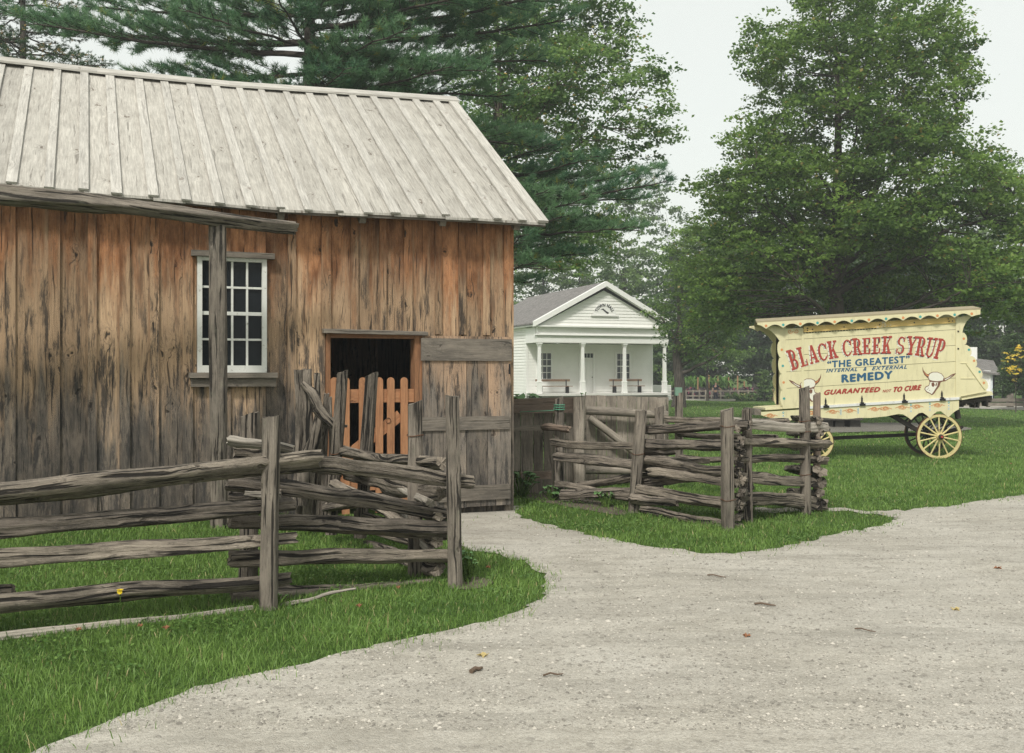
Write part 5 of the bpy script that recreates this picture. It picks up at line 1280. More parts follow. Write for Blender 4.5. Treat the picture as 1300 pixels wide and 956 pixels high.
def person():
    root = thing('person', 'person in dark navy shirt and trousers standing by the far garden, one arm held out', 'person', G(908.5, 91))
    g0 = G(908.5, 91)
    J = {'pel': (0, 0, .93), 'chest': (0, .0, 1.28), 'neck': (.01, 0, 1.46), 'hd': (.02, -.01, 1.56), 'top': (.02, -.01, 1.68), 'sl': (-.2, 0, 1.40), 'el': (-.27, .02, 1.12), 'hl': (-.25, -.08, .87), 'sr': (.2, 0, 1.40), 'er': (.34, -.05, 1.15), 'hr': (.55, -.14, 1.0), 'kl': (-.1, -.02, .5), 'al': (-.11, 0, .08), 'tl': (-.12, -.18, .04), 'kr': (.11, -.03, .5), 'ar': (.12, 0, .08), 'tr': (.13, -.18, .04)}
    def skin(name, E, rad, mat, par):
        ks = []; [ks.append(k) for e in E for k in e if k not in ks]
        me = bpy.data.meshes.new(name); me.from_pydata([J[k] for k in ks], [(ks.index(a), ks.index(b)) for a, b in E], []); me.materials.append(mat)
        o = link_mesh(name, me, par); md = o.modifiers.new('skin', 'SKIN'); md.use_smooth_shade = True; o.modifiers.new('s', 'SUBSURF').levels = 2; o.modifiers[-1].render_levels = 2
        for i, k in enumerate(ks): me.skin_vertices[0].data[i].radius = (rad[k], rad[k]*(.7 if k in ('chest', 'pel') else 1)); me.skin_vertices[0].data[i].use_root = (i == 0)
        return o
    sk = plain('skin', (.42, .25, .18), .6); nv = plain('navy_cloth', (.012, .015, .03), .9); hr = plain('dark_hair', (.02, .014, .01), .8)
    rad = dict(pel=.14, chest=.16, neck=.055, hd=.085, top=.07, sl=.065, el=.045, hl=.04, sr=.065, er=.045, hr=.04, kl=.07, al=.045, tl=.04, kr=.07, ar=.045, tr=.04)
    E = [('pel', 'chest'), ('chest', 'neck'), ('neck', 'hd'), ('hd', 'top'), ('chest', 'sl'), ('sl', 'el'), ('el', 'hl'), ('chest', 'sr'), ('sr', 'er'), ('er', 'hr'), ('pel', 'kl'), ('kl', 'al'), ('al', 'tl'), ('pel', 'kr'), ('kr', 'ar'), ('ar', 'tr')]
    b = skin('body', E, rad, sk, root)
    r2 = {k: v+.02 for k, v in rad.items()}; 
    J['el2'] = (-.25, .015, 1.2); J['er2'] = (.30, -.035, 1.22); r2['el2'] = .065; r2['er2'] = .065
    skin('shirt', [('pel', 'chest'), ('chest', 'sl'), ('sl', 'el2'), ('chest', 'sr'), ('sr', 'er2')], r2, nv, root)
    J['al2'] = (-.11, 0, .12); J['ar2'] = (.12, 0, .12); r2['al2'] = r2['ar2'] = .07
    skin('trousers', [('pel', 'kl'), ('kl', 'al2'), ('pel', 'kr'), ('kr', 'ar2')], r2, nv, root)
    J['h1'] = (.02, .03, 1.60); J['h2'] = (.02, .01, 1.70); r2['h1'] = .10; r2['h2'] = .085
    skin('hair', [('h1', 'h2')], r2, hr, root)
    root.location = g0
person()

# white shed at the right
sd_ = thing('white_shed', 'small white building with a dark grey shingle roof, half hidden right of the wagon', 'shed', G(1244, 74)); dS = 74
mb = MB()
def SP(px, py, o=0): p = P(px, py, dS); p.y += o; p.x += o*.47; return p
mb.prism([SP(1200, 469), SP(1262, 474.5), SP(1262, 506), SP(1200, 506)], Vector((0, .1, 0))); mb.prism([SP(1262, 474.5), SP(1262, 474.5, 5), SP(1262, 506, 5), SP(1262, 506)], Vector((-.1, 0, 0)))
mb.build('wall', plain('pale_blue_white_wall', (.60, .65, .68), .7, .15, 3), sd_)
mb = MB(); e0, e1, r0_, r1_ = SP(1198, 465.5, -.4), SP(1270, 474.5, -.4), SP(1198, 449, 3.2), SP(1262, 457, 3.2); dn = Vector((0, 0, -.12))
mb.hexa([e0+dn, e1+dn, r1_+dn, r0_+dn, e0, e1, r1_, r0_], e1-e0); mb.hexa([r0_+dn, r1_+dn, SP(1262, 474, 7)+dn, SP(1198, 467, 7)+dn, r0_, r1_, SP(1262, 474, 7), SP(1198, 467, 7)], e1-e0); mb.build('roof', M['shingle'], sd_)
mb = MB(); mb.hexa([SP(1228, 455, 1.6), SP(1240.5, 456, 1.6), SP(1240.5, 456, 2.4), SP(1228, 455, 2.4), SP(1228, 440, 1.6), SP(1240.5, 440, 1.6), SP(1240.5, 440, 2.4), SP(1228, 440, 2.4)]); mb.build('chimney', M['trim'], sd_)
mb = MB()
for q in ((1241, 1243, 470, 506), (1255, 1257, 470.5, 506), (1243, 1255, 470.2, 472.5)): mb.prism([SP(q[0], q[2], -.02), SP(q[1], q[2], -.02), SP(q[1], q[3], -.02), SP(q[0], q[3], -.02)], Vector((0, -.07, 0)))
dfr = mb.build('door', M['trim'], sd_); mb = MB(); mb.prism([SP(1243, 472.5, -.02), SP(1255, 473, -.02), SP(1255, 506, -.02), SP(1243, 506, -.02)], Vector((0, -.03, 0))); mb.build('door_panel', M['trim'], dfr)
# steep white gable edge of another house right of the cedar
hs = thing('white_gable_house', 'house corner with sloping pale roof edge at the right border, behind the yellow sapling', 'house', G(1310, 62)); dH = 62
def HP(px, py, o=0): p = P(px, py, dH); p.y += o; return p
mb = MB(); kk = Vector((2.2, 4, 0)); mb.prism([HP(1297, 484), HP(1340, 484), HP(1340, 500), HP(1297, 500)], kk); mb.prism([HP(1297, 483.9), HP(1318.5, 457), HP(1340, 483.9)], kk); mb.prism([HP(1297, 500.1), HP(1340, 500.1), HP(1340, 506), HP(1297, 506)], kk); mb.build('wall', plain('blue_grey_siding', (.16, .19, .22), .8), hs)
mb = MB(); 
for (A, B) in (((1287, 476), (1318.5, 455)), ((1318.5, 455), (1350, 476))):
    a, b = HP(*A, -.5), HP(*B, -.5); k = Vector((2.75, 5, 0)); u_ = Z*.25; mb.hexa([a, b, b+k, a+k, a+u_, b+u_, b+u_+k, a+u_+k], b-a)
mb.build('roof', M['trim'], hs)
# far fence on the right
ff = thing('plank_fence', 'low grey plank fence far off behind the pale path at the right border', 'fence', G(1275, 67))
for px in (1234, 1255, 1281, 1285, 1302, 1325):
    mb = MB(); p = G(px, 67); mb.box(p-Vector((.1, 0, .1)), (.2, 0, 0), (0, .15, 0), (0, 0, 1.05 if px in (1281, 1285) else .85)); mb.build('post', M['board'], ff)
for zz in (.22, .52):
    mb = MB(); a, b = G(1205, 66.9), G(1340, 66.9); mb.bar(a+Z*zz, b+Z*zz, .22, .05); mb.build('rail', M['board'], ff)
# low white picket wall right of the hall
mb = MB(); a, b = P(818, 488.5, 70), P(852, 489, 70); mb.prism([a, b, b-Z*1.2, a-Z*1.2], Vector((0, .08, 0)))
for k in range(6): z_ = -.18*k-.05; mb.bar(a+Z*z_-Vector((0, .02, 0)), b+Z*z_-Vector((0, .02, 0)), .03, .03)
tag(mb.build('white_rail_fence', M['trim']), 'low white slatted fence seen between the hall and its right porch column', 'fence')
# ------------------------------------------------------------ trees
def bark_mat(name, a, b):
    t = NT(name); pc = t.attr('pc').outputs['Vector']; sx = t.n('ShaderNodeSeparateXYZ', {0: pc}); v = t.comb(t.math('MULTIPLY', sx.outputs[0], 2.2), t.math('MULTIPLY', sx.outputs[1], 14), sx.outputs[2])
    n = t.noise(v, 1.0, 6, .65, .4); c = t.mix(t.ramp(n, .35, .65), a, b); return t.finish(c, .95, n, .9, .05)
M['bark'] = bark_mat('maple_bark', (.035, .03, .026), (.11, .095, .08)); M['pbark'] = bark_mat('pine_bark', (.028, .025, .022), (.085, .07, .058)); M['brbark'] = bark_mat('brown_trunk_bark', (.045, .038, .032), (.14, .11, .085))
L1 = leafmat('maple_leaves', (.052, .118, .028), (.235, .365, .080), (.34, .17, .06), trans=.5, amt=.012)
L2 = leafmat('light_maple_leaves', (.066, .148, .046), (.27, .41, .125), (.45, .34, .09), trans=.5, amt=.02)
L3 = leafmat('far_tree_leaves', (.055, .118, .034), (.20, .31, .085), trans=.4)
L4 = leafmat('cedar_leaves', (.028, .07, .018), (.09, .16, .04), trans=.2)
L5 = leafmat('shade_toned_understory_leaves', (.022, .058, .016), (.07, .13, .03), trans=.25)  # leaf greens darkened to carry the shade of the wood behind the wagon
LP_ = leafmat('pine_needles', (.050, .14, .075), (.18, .32, .155), (.32, .34, .08), trans=.4, amt=.05)
LS = leafmat('spruce_needles', (.025, .065, .03), (.07, .13, .05), (.42, .28, .10), trans=.2, amt=.18)
YL = leafmat('yellow_leaves', (.85, .62, .06), (.98, .80, .18), trans=.4)
def unit(a): return a/np.maximum(np.linalg.norm(a, axis=1, keepdims=True), 1e-9)
def leaf_quads(Cn, size, rs, up=1.0, asp=.75, droop=.0):
    n = len(Cn); nm = rs.normal(size=(n, 3)); nm[:, 2] += up*1.6; nm = unit(nm)
    t = unit(np.cross(nm, rs.normal(size=(n, 3)))); b = np.cross(nm, t)
    s = (size*rs.uniform(.6, 1.3, n))[:, None]
    lift = nm*s*.12
    return np.stack([Cn-t*s*.5, Cn-b*s*asp*.5+lift, Cn+t*s*.5, Cn+b*s*asp*.5+lift], 1).reshape(-1, 3)
def limb_paths(mb, base, th, lobes, r0, rng, nl=12, trunk_top=None, lean=(0, 0), sides=9, attach=(.25, .92)):
    """trunk plus main limbs that reach the lobes"""
    top = Vector(trunk_top) if trunk_top else Vector((lean[0], lean[1], th))
    n = 9; path = [Vector((0, 0, -.2))]+[top*(i/n)+Vector((math.sin(i*1.1)*.06*r0*4, math.cos(i*1.7)*.06*r0*4, 0)) for i in range(1, n+1)]
    rad = [r0*1.35]+[r0*(1-.85*(i/n)**1.1) for i in range(1, n+1)]; mb.tube([base+p for p in path], rad, 12, seed=rng.uniform(0, 50))
    pts = []
    order = lobes[:]; rng.shuffle(order); mains = order[:nl]
    for L in mains:
        Lv = Vector(L); h = min(.95, max(attach[0], (Lv.z-.35*math.hypot(Lv.x, Lv.y))/th*.8)); k = h*n; i = min(n-1, int(k)); st_p = path[i].lerp(path[i+1], k-i) if i+1 < len(path) else path[-1]
        rb_ = max(.03, r0*(1-.85*h**1.1)*.5); c1 = st_p.lerp(Lv, .35)+Vector((0, 0, -.05*(Lv-st_p).length)); P_ = []
        for j in range(8):
            t = j/7; q = st_p*(1-t)**2+c1*2*t*(1-t)+Lv*t*t; q += Vector((rng.uniform(-1, 1), rng.uniform(-1, 1), rng.uniform(-1, 1)))*.03*(Lv-st_p).length*(0 < j < 7); P_.append(q); pts.append((q, rb_*(1-.75*t)))
        mb.tube([base+p for p in P_], [rb_*(1-.8*j/7) for j in range(8)], 7, seed=rng.uniform(0, 50))
    for L in order[nl:]:
        Lv = Vector(L); q, r_ = min(pts, key=lambda a: (a[0]-Lv).length+max(0, a[0].z-Lv.z)*1.5)
        m = q.lerp(Lv, .5)+Vector((rng.uniform(-.15, .15), rng.uniform(-.15, .15), rng.uniform(-.1, .15)))
        mb.tube([base+q, base+m, base+Lv], [min(r_*.6, .035), min(r_*.4, .022), .008], 5, seed=rng.uniform(0, 50), caps=False)
def lobes_from_outline(rows, cx, d, rng, dx, dy, drop=.1, base_z=0, flat=.8, depth=1.0, seed0=1.0, clear=(0, 0)):
    """rows: (py, left px, right px) of the crown's outline -> points in a round crown, metres from the trunk"""
    m = d/F; out = []; ys = [r[0] for r in rows]; y = ys[0]
    while y <= ys[-1]:
        xl = np.interp(y, ys, [r[1] for r in rows]); xr = np.interp(y, ys, [r[2] for r in rows]); mid = (xl+xr)/2; hw = (xr-xl)/2*m; z = EYE-(y-HY)*m-base_z
        rings = max(1, int(hw/(dx*m)))
        for k in range(rings+1):
            rr = hw*(k+.5)/(rings+1) if rings else 0; cnt = max(1, int(2*math.pi*rr/(dx*m)))
            if k == rings: rr = max(0, hw-dx*m*.95)
            ph = rng.uniform(0, 6.28)
            for j in range(cnt):
                if rng.random() < drop: continue
                a = ph+2*math.pi*j/cnt+rng.uniform(-.2, .2); q = max(0, rr+rng.uniform(-.2, .2)*dx*m*2)
                X_, Y_ = (mid-cx)*m+math.cos(a)*q, math.sin(a)*q; sc_ = 1/(dx*m*2.1)
                if math.sin(X_*sc_*2.1+z*sc_*1.3+seed0)*math.cos(z*sc_*2.3-Y_*sc_*1.1+seed0*2)+.5*math.sin(Y_*sc_*2.7+X_*sc_*.9) < -.42: continue
                if Y_ < -.2 and abs(X_) < clear[0] and z < clear[1]: continue
                out.append(((mid-cx)*m+math.cos(a)*q, math.sin(a)*q*flat*depth, z+rng.uniform(-.6, .6)*dy*m))
        y += dy
    return out
def broadleaf(name, label, cat, px, d, rows, th, r0, mat, leaf, lobe_r, per, dx, dy, seed, bark='bark', group=None, drop=.12, nl=14, top=None, flat=.85, depthf=1.0, lobes=None, clear=(0, 0)):
    rng = random.Random(seed); rs = np.random.RandomState(seed); base = G(px, d)
    root = thing(name, label, cat, base, group)
    lb = lobes if lobes is not None else lobes_from_outline(rows, px, d, rng, dx, dy, drop, base.z, flat, depthf, seed*.37, clear)
    mb = MB(); limb_paths(mb, base, th, lb, r0, rng, nl, top); mb.build('trunk', M[bark], root)
    Cs = []; Rr = []
    for L in lb:
        r = lobe_r*rng.uniform(.7, 1.25); n = int(per*(r/lobe_r)**2); tone = rng.uniform(0, .5)
        # several sprays inside a lobe
        k = max(3, n//26); cen = rs.normal(size=(k, 3)); cen = unit(cen)*(rs.uniform(.25, 1.0, (k, 1))**.5)*np.array([r*1.05, r*1.05, r*.8])
        for c in cen:
            m = max(4, int(n/k)); p = rs.normal(size=(m, 3))*np.array([.30, .30, .10])*r*.85
            Cs.append(np.array(L)+c+p); Rr.append(np.clip(tone+rs.rand(m)*.45+(c[2]/r)*.12, 0, .985))
        # a few leaves further out give a ragged edge
    Cn = np.concatenate(Cs); Rv = np.concatenate(Rr); sp = rs.rand(len(Rv)) < .02; Rv = np.where(sp, .999, Rv)
    V = leaf_quads(Cn, leaf, rs)
    me = fast_mesh('crown', V, 4, [mat], Rv); link_mesh('crown', me, root); return root
def copy_tree(o, parent=None):
    c = o.copy(); C.objects.link(c); c.parent = parent
    for ch in o.children: copy_tree(ch, c)
    return c

# the big maple behind the wagon
rows = [(-90, 1010, 1130), (-40, 985, 1190), (0, 972, 1205), (40, 925, 1245), (90, 922, 1250), (130, 940, 1238), (165, 900, 1250), (205, 872, 1262), (240, 866, 1310), (290, 872, 1330), (335, 860, 1345), (380, 852, 1352), (412, 880, 1345)]
broadleaf('maple_tree', 'tall full maple with dark forked trunk directly behind the yellow wagon', 'tree', 1062, 38, rows, 14.5, .36, L1, .145, .74, 230, 34, 34, 101, drop=.22, nl=30, flat=.8, clear=(1.7, 6.6))
# the hazier maple behind the barn ridge
rows = [(-120, 600, 760), (-60, 560, 800), (0, 520, 800), (40, 540, 812), (80, 560, 830), (110, 560, 862), (140, 560, 880), (175, 580, 868), (215, 600, 790), (250, 620, 780), (290, 640, 810), (330, 650, 780), (352, 655, 740)]
broadleaf('maple_tree', 'airy light green maple rising behind the right end of the barn roof', 'tree', 632, 36, rows, 15, .30, L2, .14, .70, 200, 34, 34, 102, bark='brbark', drop=.30, nl=22, flat=.7)
# maple whose trunk stands right of the hall
rows = [(285, 860, 920), (320, 838, 965), (360, 836, 975), (390, 824, 960), (425, 816, 950), (450, 868, 940)]
broadleaf('shade_tree', 'dark trunked shade tree right of the hall, its leaves covering the porch corner', 'tree', 861, 57, rows, 6.5, .36, L1, .17, .85, 150, 22, 22, 103, drop=.15, nl=12)
rows = [(395, 880, 930), (425, 858, 955), (452, 852, 962), (466, 870, 945)]
broadleaf('young_tree', 'small light green tree on a thin trunk in front of the far garden', 'tree', 898, 84, rows, 4.2, .13, L3, .22, .9, 150, 20, 18, 104, drop=.1, nl=7)
# cedar and yellow sapling at the right border
rows = [(385, 1300, 1315), (405, 1280, 1330), (430, 1280, 1345), (455, 1273, 1352), (480, 1268, 1358), (500, 1268, 1356)]
broadleaf('cedar_bush', 'broad dark green cedar at the right border behind the yellow leaved sapling', 'bush', 1305, 60, rows, 4.5, .15, L4, .13, .55, 200, 13, 12, 105, drop=.0, nl=6)
rng = random.Random(8); base = G(1289.5, 55); lb = []
for (x, y) in [(1274, 453), (1278, 459), (1281, 465), (1285, 470), (1290, 474), (1289, 468), (1290, 458), (1292, 449), (1294, 441), (1299, 438), (1302, 456), (1306, 462), (1284, 472), (1288, 479)]: q = P(x, y, 55)-base; lb.append((q.x, rng.uniform(-.3, .3), q.z))
broadleaf('yellow_sapling', 'thin sapling with bright yellow leaves by the far fence at the right border', 'tree', 1289.5, 55, None, 2.2, .035, YL, .13, .26, 26, 0, 0, 106, nl=5, lobes=lb)

# background trees: three kinds, copied and turned
bg1 = [(250, 890, 930), (300, 860, 955), (350, 850, 965), (400, 845, 970), (450, 850, 965), (485, 868, 950)]
T1 = broadleaf('background_tree', 'hazy full green tree behind the hall roof, nearest to its peak', 'tree', 905, 90, bg1, 12, .4, L3, .30, 1.35, 120, 26, 26, 201, drop=.08, nl=10, group='trees of the far wood')
T2 = broadleaf('background_tree', 'dark low-branched tree at the wood edge behind the garden, left of the wagon', 'tree', 905, 90, [(300, 880, 930), (350, 850, 960), (400, 838, 972), (450, 835, 975), (497, 846, 965)], 9, .35, L5, .30, 1.3, 130, 24, 22, 202, drop=.02, nl=8, group='trees of the far wood')
def place(T, px, d, rz, s, label, first=False):
    o = T if first else copy_tree(T)
    if not first: o.parent = None
    o.location = G(px, d); o.rotation_euler = (0, 0, rz); o.scale = (s, s, s*random.uniform(.92, 1.08)); o['label'] = label; return o
place(T1, 792, 92, 0, 1.0, 'hazy full green tree directly behind the right slope of the hall roof', True)
place(T2, 965, 99, .5, 1.0, 'dark low-branched tree behind the garden, just left of the wagon', True)
for a in [(T1, 735, 100, 1.2, .95, 'hazy tree behind the left part of the hall roof'), (T1, 835, 108, 2.3, 1.15, 'pale hazy tree between the hall and the big maple'), (T1, 690, 104, 4.1, 1.05, 'hazy tree between the barn corner and the hall roof'), (T1, 760, 118, 5.0, 1.15, 'tall hazy tree far behind the hall peak'), (T1, 880, 112, 3.3, 1.0, 'yellow-green tree behind the top of the shade tree'), (T2, 905, 108, 1.9, 1.1, 'dark tree behind the small young tree of the garden'), (T2, 860, 102, 3.9, .95, 'dark tree behind the porch column of the hall'), (T2, 1015, 96, 2.9, 1.05, 'dark tree behind the left end of the wagon roof'), (T2, 1075, 88, 4.4, 1.0, 'dark tree seen under the wagon between its wheels'), (T2, 1130, 84, .9, 1.05, 'dark tree behind the middle of the wagon, leaves coloured as in deep shade'), (T2, 1185, 86, 5.2, 1.05, 'dark tree behind the right half of the wagon'), (T2, 1230, 92, 1.5, 1.15, 'dark tree rising over the white shed'), (T1, 1280, 88, 2.7, 1.1, 'green tree behind the cedar at the right border'), (T1, 1340, 80, .3, 1.1, 'green tree at the right border above the house roof'), (T1, 640, 96, 3.0, 1.1, 'hazy tree behind the barn corner'), (T2, 1045, 118, 3.3, 1.5, 'tall dark tree far behind the fork of the big maple'), (T2, 960, 125, 1.1, 1.5, 'tall dark tree far behind the garden stakes'), (T2, 1160, 120, 2.1, 1.45, 'tall dark tree far behind the wagon text'), (T1, 1240, 118, 4.0, 1.3, 'tall tree far behind the white shed chimney')]:
    place(*a)
# shrubs in the dark wood edge
rows = [(478, 962, 976), (490, 958, 984), (501, 956, 986)]
broadleaf('round_bush', 'small round light green bush at the right end of the garden', 'bush', 971, 90, rows, 1.2, .05, L3, .16, .5, 130, 9, 7, 301, drop=0, nl=3)

# ---- pines: whorled boughs with needle plumes
def needles(TP, TD, rs, ln, w, per):
    """TP tuft points, TD twig directions"""
    n = len(TP)*per; p = np.repeat(TP, per, 0); d = np.repeat(TD, per, 0); v = unit(d*.75+rs.normal(size=(n, 3))*.75+np.array([0, 0, .22]))
    p = p+d*rs.uniform(-.5, .5, (n, 1))*ln*.8; L_ = (ln*rs.uniform(.7, 1.25, n))[:, None]; s = unit(np.cross(v, rs.normal(size=(n, 3))))*w
    return np.stack([p-s, p+s, p+v*L_], 1).reshape(-1, 3)
def pine(label, px, d, th, r0, boughs, seed, per=26, mat=None, ln=.15, w=.0065, lean=(0, 0), name='pine_tree', top_r=.25, step=.15, twig=1.0, cat='tree'):
    """boughs: (height, azimuth deg, length, rise)"""
    rng = random.Random(seed); rs = np.random.RandomState(seed); base = G(px, d); root = thing(name, label, cat, base); mb = MB()
    n = 10; tr = [Vector((lean[0]*i/n+math.sin(i)*.03, lean[1]*i/n, th*i/n-.15*(i == 0))) for i in range(n+1)]; mb.tube([base+p for p in tr], [r0*(1.2 if i == 0 else 1-(1-top_r)*i/n) for i in range(n+1)], 12)
    TP, TD, TT = [], [], []
    for (h, az, L_, rise) in boughs:
        k = min(n-.001, h/th*n); i = int(k); s0_ = tr[i].lerp(tr[i+1], k-i); a = R(az); dr_ = Vector((math.cos(a), math.sin(a), 0)); sd2 = Vector((-dr_.y, dr_.x, 0)); P_ = []; m = 10; bend = rng.uniform(-.15, .15)
        for j in range(m+1):
            t = j/m; q = s0_+dr_*L_*t+Z*(rise*L_*(t-.25*math.sin(math.pi*t)))+sd2*bend*L_*t*t+Vector((rng.uniform(-1, 1), rng.uniform(-1, 1), rng.uniform(-1, 1)))*.025; P_.append(q)
        rb_ = .012+.010*L_; mb.tube([base+p for p in P_], [rb_*(1-.8*j/m) for j in range(m+1)], 7, seed=rng.uniform(0, 9)); tone = rng.uniform(0, .4)
        ns = int(L_/.16)
        for q in range(ns):
            t = .10+.90*q/ns; jj = min(m-.001, t*m); j = int(jj); c = P_[j].lerp(P_[j+1], jj-j); sg = 1 if q % 2 else -1; tl = twig*(.25+.34*L_*(1-t)**.6*.75)*rng.uniform(.6, 1.15); ang = rng.uniform(.6, 1.1)*sg
            td = (dr_*math.cos(ang)+sd2*math.sin(ang)+Z*rng.uniform(.0, .28)).normalized(); e = c+td*tl
            mb.tube([base+c, base+c.lerp(e, .55)-Z*.02*tl, base+e], [.011, .008, .004], 4, caps=False)
            ks = max(2, int(tl/step))
            for u in range(ks):
                f = .25+.75*(u+.5)/ks; pp = c.lerp(e, f)
                for _ in range(3):
                    side_ = (td+sd2*rng.uniform(-.9, .9)+dr_*rng.uniform(-.3, .9)+Z*rng.uniform(0, .7)).normalized(); ss_ = rng.uniform(.04, .26)
                    TP.append(tuple(pp+side_*ss_)); TD.append(tuple(side_)); TT.append(tone)
    mb.build('trunk', M['pbark'], root)
    TP, TD, TT = np.array(TP), np.array(TD), np.array(TT); V = needles(TP, TD, rs, ln, w, per); r = np.clip(np.repeat(TT+rs.rand(len(TT))*.5, per)+rs.rand(len(TT)*per)*.12, 0, .94)
    sp = np.repeat(rs.rand(len(TT)) < .03, per); r = np.where(sp, .99, r); print(label[:30], len(r))
    me = fast_mesh('crown', V, 3, [mat or LP_], r); link_mesh('crown', me, root); return root
def hz(py, d, g=0): return EYE-(py-HY)/F*d-g
rng = random.Random(5)
d1 = 23.0; g1 = gz(-4.7, 23.0)
bo = []
for (py, dxp, dyd, rise) in [
    # (row where it leaves the trunk, reach in photo px (+right), reach in metres away(+)/towards(-), rise)
    (95, -230, .5, -.02), (70, -340, -.6, .10), (120, -300, .8, .03), (60, -120, -2.0, .1), (95, 230, -1.2, -.10), (75, 300, -.3, .0), (110, 260, 1.0, .02), (125, 200, -1.5, .03), (50, 330, .6, .06), (20, 300, -1.2, .10), (40, 220, -2.2, .05), (0, 330, .8, .1), (-20, -250, -1.0, .1), (10, -190, 1.4, .12), (20, -290, .3, .06), (-40, 300, -1, .12), (-60, -200, 1, .2), (-70, 260, 1.4, .2), (140, 260, 2.2, .0), (150, -150, 1.6, .05), (130, 60, -2.4, .05), (90, 120, -2.6, .06), (30, 60, -2.6, .1), (60, 40, 2.6, .1), (100, 60, 2.8, .08), (-20, 80, -2.2, .12), (160, 330, .8, -.04), (35, 310, .1, .10), (-30, 300, 0, .05), (140, 150, -.6, -.02), (145, -60, -2.0, .02), (55, -400, .8, .13), (-90, -60, -2, .2), (-100, 120, 2, .2)]:
    h = hz(py, d1, g1); x = dxp/F*d1; bo.append((max(2.5, h), math.degrees(math.atan2(dyd, x)), math.hypot(x, dyd), rise))
for q in range(26):
    py = rng.uniform(-110, 165); a = rng.uniform(0, 360); bo.append((max(2.5, hz(py, d1, g1)), a, rng.uniform(1.6, 3.4), rng.uniform(0, .15)))
pine('big white pine with long level boughs rising behind the barn ridge', 392, d1, 13.5, .27, bo, 501, per=22)
# second pine right of the barn, boughs reaching over the hall
d2 = 25.0; g2 = gz(.5, 25.0); bo = []
for (py, dxp, dyd, rise) in [(255, 210, -1.0, .08), (235, 215, .5, .16), (285, 190, .8, .0), (300, 170, -1.2, .02), (275, 120, -2.0, .04), (225, 130, -1.4, .08), (300, -60, -1.6, .0), (240, -80, -1.0, .05), (315, 130, 1.6, .02), (330, 110, -.8, .03), (262, 60, -2.2, .02), (345, 60, -1.8, .05), (215, 90, 1.5, .1), (355, 50, 1.2, .02), (205, 60, -1.6, .1), (180, -100, .8, .08), (160, 60, 1.6, .1), (248, 190, 1.6, .05), (292, 90, -2.2, .0), (320, 40, -2.2, .05)]:
    h = hz(py, d2, g2); x = dxp/F*d2; bo.append((h, math.degrees(math.atan2(dyd, x)), math.hypot(x, dyd), rise))
pine('second white pine right of the barn roof with boughs sweeping towards the hall', 634, d2, 8.6, .17, bo, 502, per=22, lean=(-.1, .3))
# spruce at the top left corner
d3 = 30.0; g3 = gz(-16, 30); bo = []; rr = random.Random(12)
for i in range(64):
    py = -120+i*4.2; wd_ = 30+(py+120)*.38
    a = rr.uniform(0, 360); bo.append((hz(py, d3, g3), a, wd_/F*d3*rr.uniform(.7, 1.1), -.05))
pine('spruce with yellowish cone tipped twigs at the top left corner', 28, d3, 15.5, .22, bo, 503, per=12, mat=LS, ln=.09, w=.008, name='spruce_tree', step=.13, twig=.9)

# big leaved plants behind the board fence, weeds at the fence feet
def rosette(name, label, px, d, n, r, hh, seed, mat):
    rs = random.Random(seed); mb = MB(); b = G(px, d); root_z = b.z
    for i in range(n):
        a = rs.uniform(0, 6.28); L_ = r*rs.uniform(.3, 1); h = hh*rs.uniform(.55, 1.0); c = b+Vector((math.cos(a)*L_, math.sin(a)*L_*.5, h)); st0 = b+Vector((math.cos(a)*L_*.2, math.sin(a)*L_*.2, 0)); mb.tube([st0, st0.lerp(c, .6)+Z*.1*h, c], .008, 4, mi=1, caps=False)
        s = rs.uniform(.4, 1.0)*min(.10, r*.24); ax = Vector((math.cos(a), math.sin(a), rs.uniform(-.5, .1))).normalized(); sd2 = ax.cross(Z).normalized(); nn = sd2.cross(ax); K = 9
        ring = []
        for k in range(K):
            t = 2*math.pi*k/K; rr_ = s*(1+.15*math.sin(3*t+a)); ring.append(c+ax*math.cos(t)*rr_+sd2*math.sin(t)*rr_*.85+nn*(.25*s*math.sin(2*t)))
        for k in range(K): mb.face([c+nn*.2*s, ring[k], ring[(k+1) % K]])
    o = mb.build(name, [mat, M['ground']], loc=b); return tag(o, label, 'plant')
BL = plain('broad_green_leaf', (.10, .20, .07), .55, .6, 9)
rosette('broad_leaf_plant', 'leafy green plant behind the fence beside the barn corner', 664, 15.5, 130, .36, 1.42, 1, BL)
rosette('broad_leaf_plant', 'low spreading leafy plant behind the fence in front of the hall bench', 709, 15.8, 130, .42, 1.33, 2, BL)
rosette('broad_leaf_plant', 'leafy sprig sticking up behind the left post of the board gate', 733, 15.6, 26, .16, 1.45, 3, BL)
rosette('weed', 'small leafy weed growing at the foot of the board fence beside the barn door', 662, 13.2, 50, .22, .36, 4, BL)
rosette('weed', 'small weed at the foot of the roped round post', 702, 13.0, 30, .18, .2, 5, BL)
rosette('weed', 'pale weed growing right of the tall corner post', 594, 7.9, 22, .10, .26, 6, BL)
rosette('weed', 'small weed between the leaning post and the gate', 771, 12.3, 22, .16, .2, 7, BL)
rosette('weed', 'weed at the foot of the nearest square post on the left', 349, 7.0, 14, .09, .12, 8, BL)

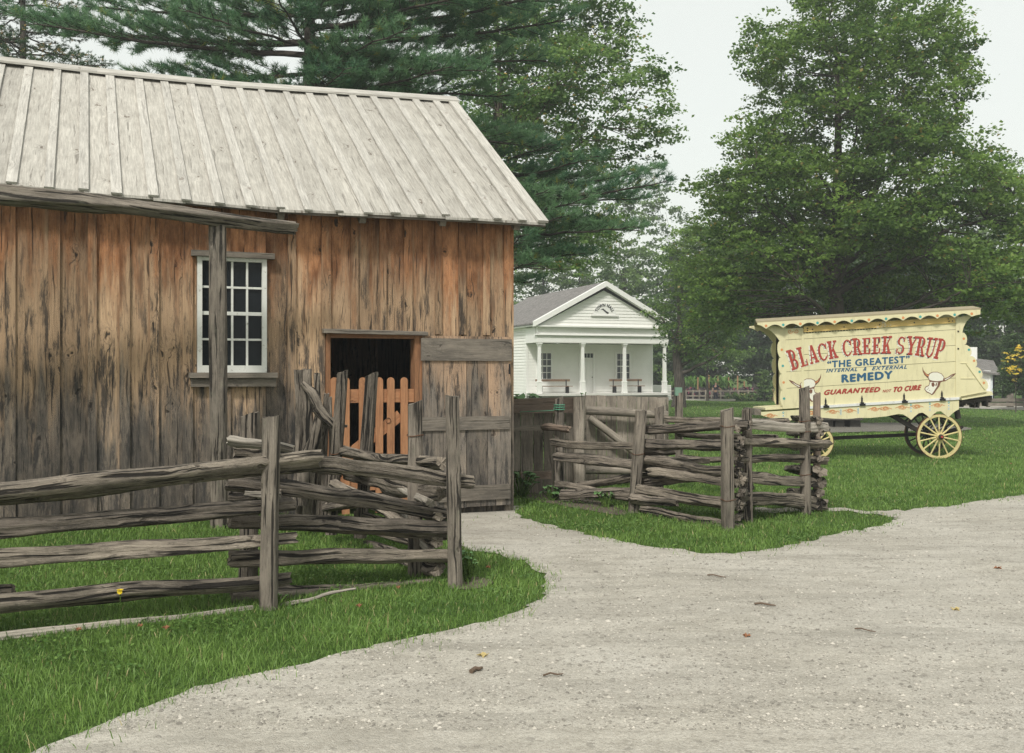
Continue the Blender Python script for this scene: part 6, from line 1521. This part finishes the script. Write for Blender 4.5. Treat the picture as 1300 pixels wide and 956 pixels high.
# ------------------------------------------------------------ light, sky, haze, camera
w = bpy.data.worlds.new('World'); sc.world = w; w.use_nodes = True; nt = w.node_tree; nt.nodes.clear()
el, az = R(48), R(200)
sky = nt.nodes.new('ShaderNodeTexSky'); sky.sky_type = 'NISHITA'; sky.sun_disc = False; sky.sun_elevation = el; sky.sun_rotation = az; sky.dust_density = 3; sky.air_density = 1.2
b1 = nt.nodes.new('ShaderNodeBackground'); b1.inputs[1].default_value = .035
nt.links.new(sky.outputs[0], b1.inputs[0])
tc = nt.nodes.new('ShaderNodeTexCoord'); mp = nt.nodes.new('ShaderNodeMapping'); mp.inputs['Scale'].default_value = (1, 1, 3); nt.links.new(tc.outputs['Generated'], mp.inputs[0])
ns = nt.nodes.new('ShaderNodeTexNoise'); ns.inputs['Scale'].default_value = 1.6; ns.inputs['Detail'].default_value = 5; nt.links.new(mp.outputs[0], ns.inputs[0])
mx = nt.nodes.new('ShaderNodeMix'); mx.data_type = 'RGBA'; nt.links.new(ns.outputs[0], mx.inputs[0]); mx.inputs[6].default_value = (.765, .78, .69, 1); mx.inputs[7].default_value = (.85, .845, .75, 1)
b2 = nt.nodes.new('ShaderNodeBackground'); b2.inputs[1].default_value = CLOUD; nt.links.new(mx.outputs[2], b2.inputs[0])
ad = nt.nodes.new('ShaderNodeAddShader'); nt.links.new(b1.outputs[0], ad.inputs[0]); nt.links.new(b2.outputs[0], ad.inputs[1])
wo = nt.nodes.new('ShaderNodeOutputWorld'); nt.links.new(ad.outputs[0], wo.inputs[0])
sl = bpy.data.lights.new('sun', 'SUN'); sl.energy = SUN; sl.angle = R(8); sl.color = (1, .96, .90); so = bpy.data.objects.new('sun', sl); C.objects.link(so)
# Nishita: rotation 0 is +Y, turning clockwise seen from above
sd = Vector((math.sin(az)*math.cos(el), math.cos(az)*math.cos(el), math.sin(el))); so.rotation_euler = sd.to_track_quat('Z', 'Y').to_euler()
if HAZE > 0:
    mb = MB(); mb.box((-75, -14, -3), (190, 0, 0), (0, 152, 0), (0, 0, 29)); t = NT('haze_air'); v = t.n('ShaderNodeVolumePrincipled', {'Color': (.93, .97, 1.0, 1), 'Density': HAZE, 'Anisotropy': .2}); t.t.links.new(v.outputs[0], t.out.inputs[1])
    hz_o = mb.build('haze', t.mat, loc=(0, 0, 0)); tag(hz_o, 'thin pale haze in the air over the whole village', 'haze', kind='stuff')
    sc.cycles.volume_step_rate = 5; sc.cycles.volume_bounces = 0
cam = bpy.data.cameras.new('camera'); co = bpy.data.objects.new('camera', cam); C.objects.link(co); co.location = (0, 0, EYE); co.rotation_euler = (R(90), 0, 0)
cam.sensor_width = 36; cam.lens = 36*F/1300; cam.shift_y = -3/1300; cam.clip_end = 3000; cam.clip_start = .05; sc.camera = co
sc.view_settings.view_transform = 'Standard'; sc.view_settings.look = 'None'; sc.view_settings.exposure = EXPO; sc.view_settings.gamma = 1; sc.view_settings.use_curve_mapping = False
sc.cycles.max_bounces = 5; sc.cycles.diffuse_bounces = 3; sc.cycles.transmission_bounces = 3; sc.cycles.glossy_bounces = 2; sc.cycles.use_denoising = True; sc.cycles.denoiser = 'OPENIMAGEDENOISE'; sc.cycles.denoising_prefilter = 'NONE'; sc.cycles.denoising_input_passes = 'RGB_ALBEDO_NORMAL'
